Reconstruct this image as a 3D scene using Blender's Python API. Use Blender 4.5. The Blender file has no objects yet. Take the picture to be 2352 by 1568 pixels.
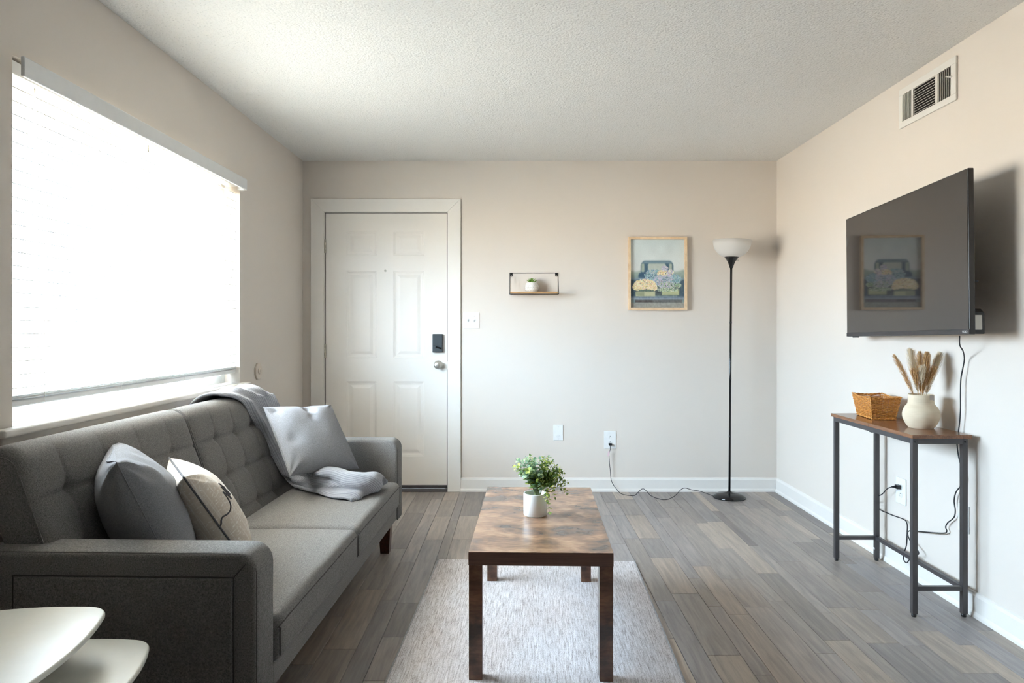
import bpy, bmesh, math, random
import numpy as np
from mathutils import Vector, Matrix, noise

random.seed(7)
SC = bpy.context.scene
COL = SC.collection
PI = math.pi

# ------------------------------------------------------------ camera
cam_d = bpy.data.cameras.new('camera')
cam_d.sensor_width = 36.0
cam_d.lens = 36.0 * 1610 / 2352
cam_d.shift_x = -11 / 2352
cam_d.shift_y = -29 / 2352
cam_d.clip_start = 0.02
cam = bpy.data.objects.new('camera', cam_d)
COL.objects.link(cam)
cam.location = (0, 0, 1.2)
cam.rotation_euler = (PI / 2, 0, 0)
SC.camera = cam

# ------------------------------------------------------------ world (daylight outside)
SKY = 33.0
GROUND = 33.0
world = bpy.data.worlds.new('daylight')
SC.world = world
world.use_nodes = True
wn = world.node_tree
wn.nodes.clear()
w_out = wn.nodes.new('ShaderNodeOutputWorld')
w_bg = wn.nodes.new('ShaderNodeBackground')
w_tc = wn.nodes.new('ShaderNodeTexCoord')
w_sep = wn.nodes.new('ShaderNodeSeparateXYZ')
w_map = wn.nodes.new('ShaderNodeMapRange')
w_map.inputs['From Min'].default_value = -0.03
w_map.inputs['From Max'].default_value = 0.05
w_mix = wn.nodes.new('ShaderNodeMix')
w_mix.data_type = 'RGBA'
w_mix.inputs['A'].default_value = (1.0 * GROUND, 0.86 * GROUND, 0.71 * GROUND, 1)
w_mix.inputs['B'].default_value = (0.73 * SKY, 0.91 * SKY, 1.11 * SKY, 1)
wn.links.new(w_tc.outputs['Generated'], w_sep.inputs[0])
wn.links.new(w_sep.outputs['Z'], w_map.inputs['Value'])
wn.links.new(w_map.outputs['Result'], w_mix.inputs['Factor'])
wn.links.new(w_mix.outputs['Result'], w_bg.inputs['Color'])
wn.links.new(w_bg.outputs[0], w_out.inputs[0])

# portal in the window opening: only guides the sampling of the daylight
pl = bpy.data.lights.new('window_portal', 'AREA')
pl.shape = 'RECTANGLE'
pl.size = 1.80
pl.size_y = 1.16
pl.cycles.is_portal = True
po = bpy.data.objects.new('window_portal', pl)
COL.objects.link(po)
po.location = (-1.735, 3.0975, 1.475)
po.rotation_euler = Vector((1, 0, 0)).to_track_quat('-Z', 'Z').to_euler()

SC.view_settings.view_transform = 'Standard'
SC.view_settings.look = 'None'
SC.view_settings.gamma = 1.0
SC.view_settings.use_curve_mapping = False
SC.view_settings.exposure = 0.76

# ============================================================ materials
def srgb(r, g, b):
    return tuple(((c / 255) / 12.92 if c / 255 <= 0.04045 else ((c / 255 + 0.055) / 1.055) ** 2.4) for c in (r, g, b))

class NT:
    """small helper around a material node tree"""
    def __init__(s, name, color=(0.8, 0.8, 0.8), rough=0.5, metallic=0.0, spec=0.5):
        s.m = bpy.data.materials.new(name)
        s.m.use_nodes = True
        s.t = s.m.node_tree
        s.b = s.t.nodes['Principled BSDF']
        s.b.inputs['Base Color'].default_value = (*color[:3], 1)
        s.b.inputs['Roughness'].default_value = rough
        s.b.inputs['Metallic'].default_value = metallic
        s.b.inputs['Specular IOR Level'].default_value = spec
        s.m.diffuse_color = (*color[:3], 1)
    def n(s, typ, **kw):
        x = s.t.nodes.new(typ)
        for k, v in kw.items():
            setattr(x, k, v)
        return x
    def l(s, a, b):
        s.t.links.new(a, b)
    def coord(s, scale=(1, 1, 1), out='Object', rot=(0, 0, 0)):
        tc = s.n('ShaderNodeTexCoord')
        mp = s.n('ShaderNodeMapping')
        mp.inputs['Scale'].default_value = scale
        mp.inputs['Rotation'].default_value = rot
        s.l(tc.outputs[out], mp.inputs['Vector'])
        return mp.outputs['Vector']
    def noise(s, vec, scale=5, detail=4, rough=0.5, dist=0.0):
        x = s.n('ShaderNodeTexNoise')
        x.inputs['Scale'].default_value = scale
        x.inputs['Detail'].default_value = detail
        x.inputs['Roughness'].default_value = rough
        x.inputs['Distortion'].default_value = dist
        s.l(vec, x.inputs['Vector'])
        return x.outputs['Fac']
    def ramp(s, fac, stops):
        r = s.n('ShaderNodeValToRGB')
        e = r.color_ramp.elements
        while len(e) < len(stops):
            e.new(0.5)
        for i, (p, c) in enumerate(stops):
            e[i].position = p
            e[i].color = (*c[:3], 1)
        s.l(fac, r.inputs['Fac'])
        return r.outputs['Color']
    def math(s, op, a, b=None, c=None):
        x = s.n('ShaderNodeMath', operation=op)
        for i, v in enumerate((a, b, c)):
            if v is None:
                continue
            if isinstance(v, (int, float)):
                x.inputs[i].default_value = v
            else:
                s.l(v, x.inputs[i])
        return x.outputs[0]
    def mix(s, fac, a, b, blend='MIX'):
        x = s.n('ShaderNodeMix', data_type='RGBA', blend_type=blend)
        for k, v in (('Factor', fac), ('A', a), ('B', b)):
            if isinstance(v, (int, float)):
                x.inputs[k].default_value = v
            elif isinstance(v, tuple):
                x.inputs[k].default_value = (*v[:3], 1)
            else:
                s.l(v, x.inputs[k])
        return x.outputs['Result']
    def bump(s, h, strength=0.3, dist=0.002):
        x = s.n('ShaderNodeBump')
        x.inputs['Strength'].default_value = strength
        x.inputs['Distance'].default_value = dist
        s.l(h, x.inputs['Height'])
        s.l(x.outputs[0], s.b.inputs['Normal'])
    def base(s, c):
        s.l(c, s.b.inputs['Base Color'])

def plain(name, color, rough=0.5, metallic=0.0, spec=0.5, grain=0.0):
    m = NT(name, color, rough, metallic, spec)
    if grain:
        v = m.coord()
        m.bump(m.noise(v, 300, 2), grain, 0.0006)
    else:
        v = m.coord()
        f = m.noise(v, 30, 2)
        m.base(m.mix(f, tuple(c * 0.97 for c in color), tuple(min(1, c * 1.03) for c in color)))
    return m.m

WALL_C = srgb(229, 220, 210)
def wall_mat():
    m = NT('wall_paint', WALL_C, 0.75, spec=0.25)
    v = m.coord()
    m.base(m.mix(m.noise(v, 1.2, 3), tuple(c * 0.985 for c in WALL_C), tuple(min(1, c * 1.01) for c in WALL_C)))
    m.bump(m.noise(v, 220, 3, 0.6), 0.12, 0.0012)
    return m.m
def ceiling_mat():
    c = srgb(243, 241, 237)
    m = NT('popcorn_ceiling', c, 0.95, spec=0.1)
    v = m.coord()
    a = m.noise(v, 130, 4, 0.65)
    b = m.n('ShaderNodeTexVoronoi')
    b.inputs['Scale'].default_value = 95
    m.l(v, b.inputs['Vector'])
    spots = m.ramp(a, [(0.30, (0.0, 0.0, 0.0)), (0.42, (1, 1, 1))])
    m.base(m.mix(spots, tuple(x * 0.72 for x in c), c))
    h = m.math('ADD', a, m.math('MULTIPLY', b.outputs['Distance'], -0.7))
    m.bump(h, 0.55, 0.006)
    return m.m
def white_paint(name='white_paint', c=(240, 236, 230), rough=0.38):
    m = NT(name, srgb(*c), rough)
    v = m.coord((1, 1, 0.2))
    m.bump(m.noise(v, 120, 3), 0.08, 0.0008)
    return m.m
def floor_mat():
    m = NT('vinyl_plank', (0.3, 0.27, 0.24), 0.42, spec=0.5)
    oi = m.n('ShaderNodeObjectInfo')
    ge = m.n('ShaderNodeNewGeometry')
    r = m.math('FRACT', m.math('ADD', oi.outputs['Random'], ge.outputs['Random Per Island']))
    basec = m.ramp(r, [(0.0, srgb(128, 121, 118)), (0.18, srgb(162, 154, 147)), (0.36, srgb(144, 138, 135)),
                       (0.52, srgb(174, 161, 149)), (0.68, srgb(152, 148, 148)), (0.84, srgb(184, 171, 157)),
                       (1.0, srgb(136, 130, 126))])
    # shift the grain from plank to plank
    tc = m.n('ShaderNodeTexCoord')
    add = m.n('ShaderNodeVectorMath', operation='ADD')
    cmb = m.n('ShaderNodeCombineXYZ')
    m.l(m.math('MULTIPLY', r, 37.0), cmb.inputs[0]); m.l(m.math('MULTIPLY', r, 91.0), cmb.inputs[1])
    m.l(tc.outputs['Object'], add.inputs[0]); m.l(cmb.outputs[0], add.inputs[1])
    mp = m.n('ShaderNodeMapping'); mp.inputs['Scale'].default_value = (14, 1.1, 1)
    m.l(add.outputs[0], mp.inputs['Vector'])
    g1 = m.noise(mp.outputs[0], 3.2, 6, 0.6, 0.6)
    mp2 = m.n('ShaderNodeMapping'); mp2.inputs['Scale'].default_value = (120, 4, 1)
    m.l(add.outputs[0], mp2.inputs['Vector'])
    g2 = m.noise(mp2.outputs[0], 2.5, 4, 0.6)
    c1 = m.mix(m.ramp(g1, [(0.32, (0, 0, 0)), (0.7, (1, 1, 1))]), (0.74, 0.73, 0.73), (1.22, 1.20, 1.17))
    c2 = m.mix(g2, (0.86, 0.86, 0.86), (1.12, 1.12, 1.12))
    c = m.mix(1.0, basec, c1, 'MULTIPLY')
    c = m.mix(1.0, c, c2, 'MULTIPLY')
    m.base(c)
    m.l(m.math('MULTIPLY_ADD', g1, 0.18, 0.34), m.b.inputs['Roughness'])
    m.bump(m.math('ADD', g2, m.math('MULTIPLY', g1, 0.5)), 0.10, 0.0008)
    return m.m
def fabric(name, dark, light, s=420, rough=0.95, bump=0.35, sheen=0.08, blotch=0.0):
    m = NT(name, light, rough, spec=0.15)
    fs = []
    for sc in ((1, .2, .2), (.2, 1, .2), (.2, .2, 1)):
        v = m.coord(sc)
        fs.append(m.noise(v, s, 3, 0.6))
    f = m.math('ADD', m.math('ADD', fs[0], fs[1]), fs[2])
    f = m.math('DIVIDE', f, 3.0)
    c = m.ramp(f, [(0.40, dark), (0.60, light)])
    if blotch:
        b = m.noise(m.coord(), 9, 3)
        c = m.mix(1.0, c, m.mix(b, (1 - blotch,) * 3, (1 + blotch,) * 3), 'MULTIPLY')
    m.base(c)
    m.b.inputs['Sheen Weight'].default_value = sheen
    m.b.inputs['Sheen Roughness'].default_value = 0.6
    m.bump(f, bump, 0.0015)
    return m.m
def knit_mat():
    m = NT('knit_blanket', srgb(176, 178, 184), 1.0, spec=0.05)
    v = m.coord(out='UV', scale=(1, 1, 1))
    w1 = m.n('ShaderNodeTexWave', wave_type='BANDS', bands_direction='X')
    w1.inputs['Scale'].default_value = 20; w1.inputs['Distortion'].default_value = 1.2
    w2 = m.n('ShaderNodeTexWave', wave_type='BANDS', bands_direction='Y')
    w2.inputs['Scale'].default_value = 52; w2.inputs['Distortion'].default_value = 1.2
    m.l(v, w1.inputs['Vector']); m.l(v, w2.inputs['Vector'])
    h = m.math('MULTIPLY', w1.outputs['Fac'], w2.outputs['Fac'])
    nz = m.noise(m.coord(), 260, 3, 0.7)
    hh = m.math('ADD', h, m.math('MULTIPLY', nz, 0.8))
    m.base(m.ramp(hh, [(0.25, srgb(138, 140, 147)), (0.95, srgb(196, 198, 205))]))
    m.b.inputs['Sheen Weight'].default_value = 0.4
    m.bump(hh, 0.6, 0.004)
    return m.m
def rug_mat():
    m = NT('rug_pile', srgb(180, 178, 180), 1.0, spec=0.05)
    a = m.noise(m.coord((1, 0.055, 1)), 190, 5, 0.65)
    b = m.noise(m.coord((1, 0.35, 1)), 420, 2, 0.6)
    c = m.noise(m.coord((1, 0.3, 1)), 5, 3, 0.5)
    f = m.math('ADD', m.math('MULTIPLY', a, 0.62), m.math('MULTIPLY', b, 0.38))
    col = m.ramp(f, [(0.36, srgb(160, 153, 153)), (0.46, srgb(208, 204, 205)), (0.55, srgb(233, 231, 234)), (0.66, srgb(248, 247, 250))])
    col = m.mix(m.ramp(c, [(0.40, (0, 0, 0)), (0.62, (1, 1, 1))]), m.mix(1.0, col, (0.93, 0.89, 0.86), 'MULTIPLY'), col)
    m.base(col)
    m.bump(f, 0.7, 0.004)
    return m.m
def rustic_mat(name, long_axis=1, dark=srgb(98, 84, 76), mid=srgb(142, 110, 88), light=srgb(180, 142, 112), rough=0.22):
    m = NT(name, mid, rough, spec=0.5)
    sc = [3.4, 3.4, 3.4]; sc[0] = 1.9 if long_axis == 1 else 3.4
    v = m.coord((1.9, 2.3, 2.3))
    big = m.noise(v, 3.6, 5, 0.55, 0.35)
    v2 = m.coord((1.0, 3.0, 3.0))
    knots = m.noise(v2, 7.5, 3, 0.5, 0.9)
    v3 = m.coord((9, 50, 60))
    grain = m.noise(v3, 3, 5, 0.6, 0.8)
    wv = m.n('ShaderNodeTexWave', wave_type='RINGS', rings_direction='SPHERICAL')
    wv.inputs['Scale'].default_value = 9; wv.inputs['Distortion'].default_value = 14
    wv.inputs['Detail'].default_value = 2; wv.inputs['Detail Scale'].default_value = 1.1
    m.l(m.coord((1, 2.0, 2.0)), wv.inputs['Vector'])
    c = m.ramp(big, [(0.36, dark), (0.50, mid), (0.66, light)])
    c = m.mix(m.ramp(knots, [(0.62, (0, 0, 0)), (0.72, (0.7, 0.7, 0.7))]), c, dark)
    g = m.mix(m.ramp(grain, [(0.3, (0, 0, 0)), (0.7, (1, 1, 1))]), (0.84, 0.84, 0.84), (1.10, 1.08, 1.06))
    c = m.mix(1.0, c, g, 'MULTIPLY')
    c = m.mix(1.0, c, m.mix(wv.outputs['Fac'], (0.88, 0.87, 0.86), (1.05, 1.05, 1.05)), 'MULTIPLY')
    m.base(c)
    m.l(m.math('MULTIPLY_ADD', grain, 0.12, rough - 0.05), m.b.inputs['Roughness'])
    m.bump(grain, 0.05, 0.0005)
    return m.m
def wood_mat(name, dark, light, rough=0.4, scale=(40, 3, 40)):
    m = NT(name, light, rough)
    g = m.noise(m.coord(scale), 2.5, 5, 0.6, 0.7)
    m.base(m.ramp(g, [(0.32, dark), (0.68, light)]))
    m.bump(g, 0.08, 0.0005)
    return m.m
def glass_mat():
    m = NT('window_glass', (1, 1, 1), 0.0)
    t = m.t
    t.nodes.remove(m.b)
    out = [x for x in t.nodes if x.type == 'OUTPUT_MATERIAL'][0]
    tr = m.n('ShaderNodeBsdfTransparent'); tr.inputs[0].default_value = (0.93, 0.95, 0.95, 1)
    gl = m.n('ShaderNodeBsdfGlossy'); gl.inputs['Roughness'].default_value = 0.02
    lw = m.n('ShaderNodeLayerWeight'); lw.inputs['Blend'].default_value = 0.5
    fr = m.math('MULTIPLY_ADD', m.math('POWER', lw.outputs['Facing'], 4.0), 0.6, 0.03)
    mx = m.n('ShaderNodeMixShader')
    m.l(fr, mx.inputs[0]); m.l(tr.outputs[0], mx.inputs[1]); m.l(gl.outputs[0], mx.inputs[2])
    m.l(mx.outputs[0], out.inputs[0])
    return m.m
def translucent_white(name, c, amount=0.3, rough=0.4):
    m = NT(name, c, rough)
    out = [x for x in m.t.nodes if x.type == 'OUTPUT_MATERIAL'][0]
    tl = m.n('ShaderNodeBsdfTranslucent'); tl.inputs[0].default_value = (*c, 1)
    mx = m.n('ShaderNodeMixShader'); mx.inputs[0].default_value = amount
    m.l(m.b.outputs[0], mx.inputs[1]); m.l(tl.outputs[0], mx.inputs[2]); m.l(mx.outputs[0], out.inputs[0])
    return m.m
def attr_mat(name, rough=0.7):
    m = NT(name, (0.5, 0.5, 0.5), rough, spec=0.3)
    a = m.n('ShaderNodeVertexColor', layer_name='paint')
    m.base(a.outputs['Color'])
    return m.m
def leaf_mat(name, a, b, c, rough=0.5):
    m = NT(name, b, rough)
    ge = m.n('ShaderNodeNewGeometry')
    col = m.ramp(ge.outputs['Random Per Island'], [(0.0, a), (0.5, b), (1.0, c)])
    m.base(col)
    out = [x for x in m.t.nodes if x.type == 'OUTPUT_MATERIAL'][0]
    tl = m.n('ShaderNodeBsdfTranslucent'); m.l(col, tl.inputs[0])
    mx = m.n('ShaderNodeMixShader'); mx.inputs[0].default_value = 0.45
    m.l(m.b.outputs[0], mx.inputs[1]); m.l(tl.outputs[0], mx.inputs[2]); m.l(mx.outputs[0], out.inputs[0])
    return m.m
def slub_mat():
    c = srgb(222, 212, 199)
    m = NT('slub_linen', c, 0.95, spec=0.1)
    a = m.noise(m.coord((1, .03, .6)), 160, 2, 0.5)
    b = m.noise(m.coord((.03, 1, .6)), 160, 2, 0.5)
    f = m.math('MAXIMUM', a, b)
    m.base(m.ramp(f, [(0.55, srgb(214, 202, 187)), (0.72, srgb(240, 235, 226))]))
    m.bump(f, 0.25, 0.001)
    m.b.inputs['Sheen Weight'].default_value = 0.2
    return m.m
def banded_ceramic():
    m = NT('cream_ceramic', srgb(228, 214, 186), 0.75, spec=0.2)
    v = m.coord((0.05, 0.05, 1))
    f = m.noise(v, 260, 3, 0.6)
    m.base(m.mix(f, srgb(224, 205, 176), srgb(240, 224, 198)))
    m.bump(f, 0.5, 0.002)
    return m.m

M = dict(
    wall=wall_mat(), ceiling=ceiling_mat(), white=white_paint(), trim=white_paint('trim_paint', (241, 237, 231), 0.38),
    door=white_paint('door_paint', (238, 233, 226), 0.46), floor=floor_mat(),
    underlay=plain('floor_underlay', srgb(70, 62, 56), 0.9),
    sofa=fabric('sofa_fabric', srgb(86, 84, 82), srgb(150, 147, 144), 1250),
    seam=plain('sofa_seam', srgb(78, 74, 71), 0.9),
    pil_grey=fabric('grey_pillow_fabric', srgb(116, 116, 119), srgb(156, 157, 162), 1300, blotch=0.05),
    pil_white=slub_mat(), cord_grey=plain('grey_cord', srgb(92, 90, 92), 0.9),
    knit=knit_mat(), rug=rug_mat(), rug_edge=fabric('rug_binding', srgb(150, 150, 152), srgb(196, 197, 200), 300),
    rustic=rustic_mat('rustic_laminate'), rustic_leg=rustic_mat('rustic_leg_laminate', dark=srgb(68, 48, 38), mid=srgb(104, 72, 54), light=srgb(136, 94, 68)),
    apron=wood_mat('dark_laminate', srgb(84, 56, 42), srgb(108, 76, 58), 0.45, (2, 40, 60)),
    leg_wood=wood_mat('stained_leg_wood', srgb(52, 24, 18), srgb(86, 42, 30), 0.3),
    console=wood_mat('console_laminate', srgb(112, 72, 48), srgb(150, 104, 72), 0.2, (60, 3, 40)),
    steel=plain('dark_steel', srgb(82, 79, 80), 0.38, 0.35, grain=0.2),
    black=plain('black_plastic', srgb(30, 30, 32), 0.35), black_gloss=plain('black_lacquer', srgb(26, 25, 26), 0.15),
    cable=plain('cable_rubber', srgb(36, 36, 40), 0.45),
    tvscreen=NT('tv_screen', srgb(46, 42, 41), 0.035, spec=1.0).m,
    tvbody=plain('tv_body', srgb(46, 44, 43), 0.4), tvbezel=plain('tv_bezel', srgb(62, 60, 62), 0.35, 0.3),
    logo=plain('logo_print', srgb(214, 214, 216), 0.4), sticker=plain('sticker', srgb(225, 222, 214), 0.5),
    chrome=plain('satin_nickel', srgb(212, 208, 200), 0.34, 0.9), brass=plain('aged_hinge', srgb(196, 190, 178), 0.35, 0.8),
    plate=plain('plate_plastic', srgb(243, 243, 241), 0.3), slot=plain('slot_dark', srgb(60, 60, 62), 0.7),
    plate_beige=plain('painted_plate', srgb(224, 211, 196), 0.5),
    lamp_glass=translucent_white('frosted_shade', srgb(248, 247, 245), 0.5, 0.35),
    slat=translucent_white('blind_slat', srgb(246, 246, 244), 0.42, 0.45), blind=plain('blind_plastic', srgb(238, 238, 237), 0.4),
    wand=translucent_white('clear_wand', srgb(235, 236, 235), 0.85, 0.2),
    glass=glass_mat(), vinyl=plain('window_vinyl', srgb(235, 234, 230), 0.4),
    side_table=plain('satin_white_lacquer', srgb(236, 236, 228), 0.38), pale_wood=wood_mat('pale_wood', srgb(186, 150, 108), srgb(214, 180, 136), 0.45),
    frame_wood=wood_mat('picture_frame_wood', srgb(222, 192, 154), srgb(238, 214, 180), 0.5, (8, 8, 8)), paint=attr_mat('printed_canvas'),
    shelf_wood=wood_mat('shelf_wood', srgb(176, 130, 84), srgb(212, 168, 118), 0.5, (3, 40, 40)),
    pot=plain('white_ceramic', srgb(246, 245, 242), 0.28), geo=plain('speckled_pot', srgb(240, 236, 230), 0.5), geo_line=plain('pot_lines', srgb(196, 188, 180), 0.6),
    soil=plain('dark_soil', srgb(58, 46, 38), 0.95), stem=plain('stem_green', srgb(118, 128, 78), 0.6),
    leaves=leaf_mat('round_leaf', srgb(96, 128, 74), srgb(150, 172, 92), srgb(206, 212, 104)),
    leaves2=leaf_mat('blue_green_leaf', srgb(108, 146, 112), srgb(160, 188, 156), srgb(198, 214, 160)),
    succ=leaf_mat('succulent_leaf', srgb(96, 140, 60), srgb(140, 180, 84), srgb(176, 206, 116)),
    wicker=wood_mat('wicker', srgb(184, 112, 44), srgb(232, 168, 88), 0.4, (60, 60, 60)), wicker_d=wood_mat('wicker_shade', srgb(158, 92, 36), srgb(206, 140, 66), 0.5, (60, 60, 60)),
    vase=banded_ceramic(), tag_grey=plain('grey_felt_tag', srgb(196, 184, 174), 0.9),
    pampas=leaf_mat('pampas_tan', srgb(216, 178, 126), srgb(234, 200, 150), srgb(244, 218, 176), 0.9), pampas_l=leaf_mat('pampas_cream', srgb(240, 224, 196), srgb(246, 234, 212), srgb(250, 242, 226), 0.9),
    vent=white_paint('vent_enamel', (235, 231, 224), 0.35), duct=plain('duct_shade', srgb(34, 28, 24), 0.8),
    rubber=plain('door_sweep_rubber', srgb(66, 64, 66), 0.6), tag_pink=plain('cord_tag', srgb(238, 205, 212), 0.6),
    keypad=plain('keypad_face', srgb(78, 84, 88), 0.18),
)

# ============================================================ geometry helpers
def setp(o, label=None, cat=None, group=None, kind=None):
    if label: o['label'] = label
    if cat: o['category'] = cat
    if group: o['group'] = group
    if kind: o['kind'] = kind
    return o

def empty(name, loc=(0, 0, 0), rz=0.0, label=None, cat=None, group=None, kind=None):
    o = bpy.data.objects.new(name, None)
    o.empty_display_size = 0.1
    COL.objects.link(o)
    o.location = loc
    o.rotation_euler = (0, 0, rz)
    return setp(o, label, cat, group, kind)

def link(name, me, mat, parent=None, loc=(0, 0, 0), rot=(0, 0, 0)):
    o = bpy.data.objects.new(name, me)
    COL.objects.link(o)
    if mat is not None and len(me.materials) == 0:
        for x in (mat if isinstance(mat, (list, tuple)) else [mat]):
            me.materials.append(x)
    o.parent = parent
    o.location = loc
    o.rotation_euler = rot
    return o

def mesh(name, V, F, smooth=False):
    me = bpy.data.meshes.new(name)
    me.from_pydata([tuple(v) for v in V], [], F)
    me.update()
    if smooth:
        me.polygons.foreach_set('use_smooth', [True] * len(me.polygons))
    return me

class G:
    """collects geometry for one mesh"""
    def __init__(s):
        s.V = []; s.F = []; s.sm = []; s.mi = []
    def add(s, V, F, smooth=False, mi=0):
        b = len(s.V)
        s.V += [tuple(v) for v in V]
        s.F += [tuple(b + i for i in f) for f in F]
        s.sm += [smooth] * len(F)
        s.mi += [mi] * len(F)
        return s
    def box(s, x0, x1, y0, y1, z0, z1, mi=0):
        V = [(x, y, z) for z in (z0, z1) for y in (y0, y1) for x in (x0, x1)]
        F = [(0, 2, 3, 1), (4, 5, 7, 6), (0, 1, 5, 4), (2, 6, 7, 3), (0, 4, 6, 2), (1, 3, 7, 5)]
        return s.add(V, F, mi=mi)
    def rbox(s, x0, x1, y0, y1, z0, z1, r=0.004, seg=2, mi=0):
        bm = bmesh.new()
        bmesh.ops.create_cube(bm, size=1)
        for v in bm.verts:
            v.co = ((x0 + x1) / 2 + v.co.x * (x1 - x0), (y0 + y1) / 2 + v.co.y * (y1 - y0), (z0 + z1) / 2 + v.co.z * (z1 - z0))
        bmesh.ops.bevel(bm, geom=bm.edges[:], offset=min(r, (x1 - x0) / 2.01, (y1 - y0) / 2.01, (z1 - z0) / 2.01), segments=seg, profile=0.5, affect='EDGES')
        bm.verts.index_update()
        s.add([v.co[:] for v in bm.verts], [[v.index for v in f.verts] for f in bm.faces], smooth=False, mi=mi)
        bm.free()
        return s
    def bar(s, a, b, w, h=None, up=(0, 0, 1), mi=0, w2=None, h2=None):
        """box beam from a to b"""
        a = Vector(a); b = Vector(b); h = h or w; w2 = w2 or w; h2 = h2 or h
        d = (b - a).normalized(); u = Vector(up)
        if abs(d.dot(u)) > 0.99: u = Vector((0, 1, 0))
        x = d.cross(u).normalized(); y = x.cross(d).normalized()
        V = []
        for p, ww, hh in ((a, w, h), (b, w2, h2)):
            for sx, sy in ((-1, -1), (1, -1), (1, 1), (-1, 1)):
                V.append(p + x * sx * ww / 2 + y * sy * hh / 2)
        return s.add(V, [(0, 3, 2, 1), (4, 5, 6, 7), (0, 1, 5, 4), (1, 2, 6, 5), (2, 3, 7, 6), (3, 0, 4, 7)], mi=mi)
    def tube(s, pts, r, n=8, mi=0, closed=False, cap=True):
        pts = [Vector(p) for p in pts]
        N = len(pts)
        rr = r if isinstance(r, (list, tuple)) else [r] * N
        tang = []
        for i in range(N):
            if closed:
                t = pts[(i + 1) % N] - pts[i - 1]
            else:
                t = pts[min(i + 1, N - 1)] - pts[max(i - 1, 0)]
            tang.append(t.normalized() if t.length > 1e-9 else Vector((0, 0, 1)))
        ref = Vector((0, 0, 1)) if abs(tang[0].z) < 0.9 else Vector((1, 0, 0))
        nx = tang[0].cross(ref).normalized()
        V = []
        for i in range(N):
            nx = nx - tang[i] * nx.dot(tang[i])
            nx = nx.normalized() if nx.length > 1e-6 else tang[i].orthogonal().normalized()
            ny = tang[i].cross(nx)
            for k in range(n):
                a = 2 * PI * k / n
                V.append(pts[i] + nx * math.cos(a) * rr[i] + ny * math.sin(a) * rr[i])
        F = []
        for i in range(N if closed else N - 1):
            j = (i + 1) % N
            for k in range(n):
                F.append((i * n + k, i * n + (k + 1) % n, j * n + (k + 1) % n, j * n + k))
        if not closed and cap:
            F.append(tuple(reversed(range(n)))); F.append(tuple((N - 1) * n + k for k in range(n)))
        return s.add(V, F, smooth=True, mi=mi)
    def lathe(s, prof, n=48, c=(0, 0, 0), mi=0, axis='z', smooth=True):
        """prof: list of (radius, height)"""
        V = []; F = []
        for r, z in prof:
            for k in range(n):
                a = 2 * PI * k / n
                p = (r * math.cos(a), r * math.sin(a), z)
                if axis == 'y': p = (p[0], p[2], p[1])
                elif axis == 'x': p = (p[2], p[0], p[1])
                V.append((c[0] + p[0], c[1] + p[1], c[2] + p[2]))
        for i in range(len(prof) - 1):
            for k in range(n):
                f = (i * n + k, i * n + (k + 1) % n, (i + 1) * n + (k + 1) % n, (i + 1) * n + k)
                F.append(f if axis != 'y' else f[::-1])
        F.append(tuple(range(n)) if axis == 'y' else tuple(reversed(range(n))))
        m = (len(prof) - 1) * n
        F.append(tuple(m + k for k in reversed(range(n))) if axis == 'y' else tuple(m + k for k in range(n)))
        return s.add(V, F, smooth=smooth, mi=mi)
    def prism(s, outline, z0, z1, bevel=0.0, axis='z', mi=0, seg=3):
        """extrude a 2D outline; axis y -> outline is (x,z), z0/z1 are y"""
        bm = bmesh.new()
        vs = [bm.verts.new((p[0], p[1], z0)) for p in outline]
        f = bm.faces.new(vs)
        bmesh.ops.recalc_face_normals(bm, faces=[f])
        if f.normal.z > 0: f.normal_flip()
        ex = bmesh.ops.extrude_face_region(bm, geom=[f])
        for v in ex['geom']:
            if isinstance(v, bmesh.types.BMVert): v.co.z = z1
        bmesh.ops.recalc_face_normals(bm, faces=bm.faces[:])
        if bevel:
            ed = [e for e in bm.edges if abs(e.verts[0].co.z - e.verts[1].co.z) < 1e-7]
            bmesh.ops.bevel(bm, geom=ed, offset=bevel, segments=seg, profile=0.5, affect='EDGES')
        bm.verts.index_update()
        V = [v.co.copy() for v in bm.verts]
        Fs = [[v.index for v in g.verts] for g in bm.faces]
        if axis == 'y':
            V = [Vector((v.x, v.z, v.y)) for v in V]; Fs = [g[::-1] for g in Fs]
        elif axis == 'x':
            V = [Vector((v.z, v.x, v.y)) for v in V]
        bm.free()
        return s.add(V, Fs, smooth=False, mi=mi)
    def build(s, name, mat, parent=None, loc=(0, 0, 0), rot=(0, 0, 0), auto=None):
        me = bpy.data.meshes.new(name)
        me.from_pydata(s.V, [], s.F)
        me.update()
        me.polygons.foreach_set('use_smooth', s.sm)
        mats = mat if isinstance(mat, (list, tuple)) else [mat]
        for x in mats: me.materials.append(x)
        if len(mats) > 1: me.polygons.foreach_set('material_index', s.mi)
        return link(name, me, None, parent, loc, rot)

def spline(pts, k=8, closed=False):
    P = [Vector(p) for p in pts]; n = len(P); out = []
    rng = n if closed else n - 1
    for i in range(rng):
        p0 = P[(i - 1) % n] if closed or i > 0 else P[0] * 2 - P[1]
        p1 = P[i]; p2 = P[(i + 1) % n]
        p3 = P[(i + 2) % n] if closed or i + 2 < n else P[-1] * 2 - P[-2]
        for j in range(k):
            t = j / k
            out.append(0.5 * ((2 * p1) + (p2 - p0) * t + (2 * p0 - 5 * p1 + 4 * p2 - p3) * t * t + (3 * p1 - p0 - 3 * p2 + p3) * t ** 3))
    if not closed: out.append(P[-1].copy())
    return out

def copytree(o, parent=None):
    c = o.copy(); COL.objects.link(c); c.parent = parent
    for ch in list(o.children): copytree(ch, c)
    return c

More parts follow.
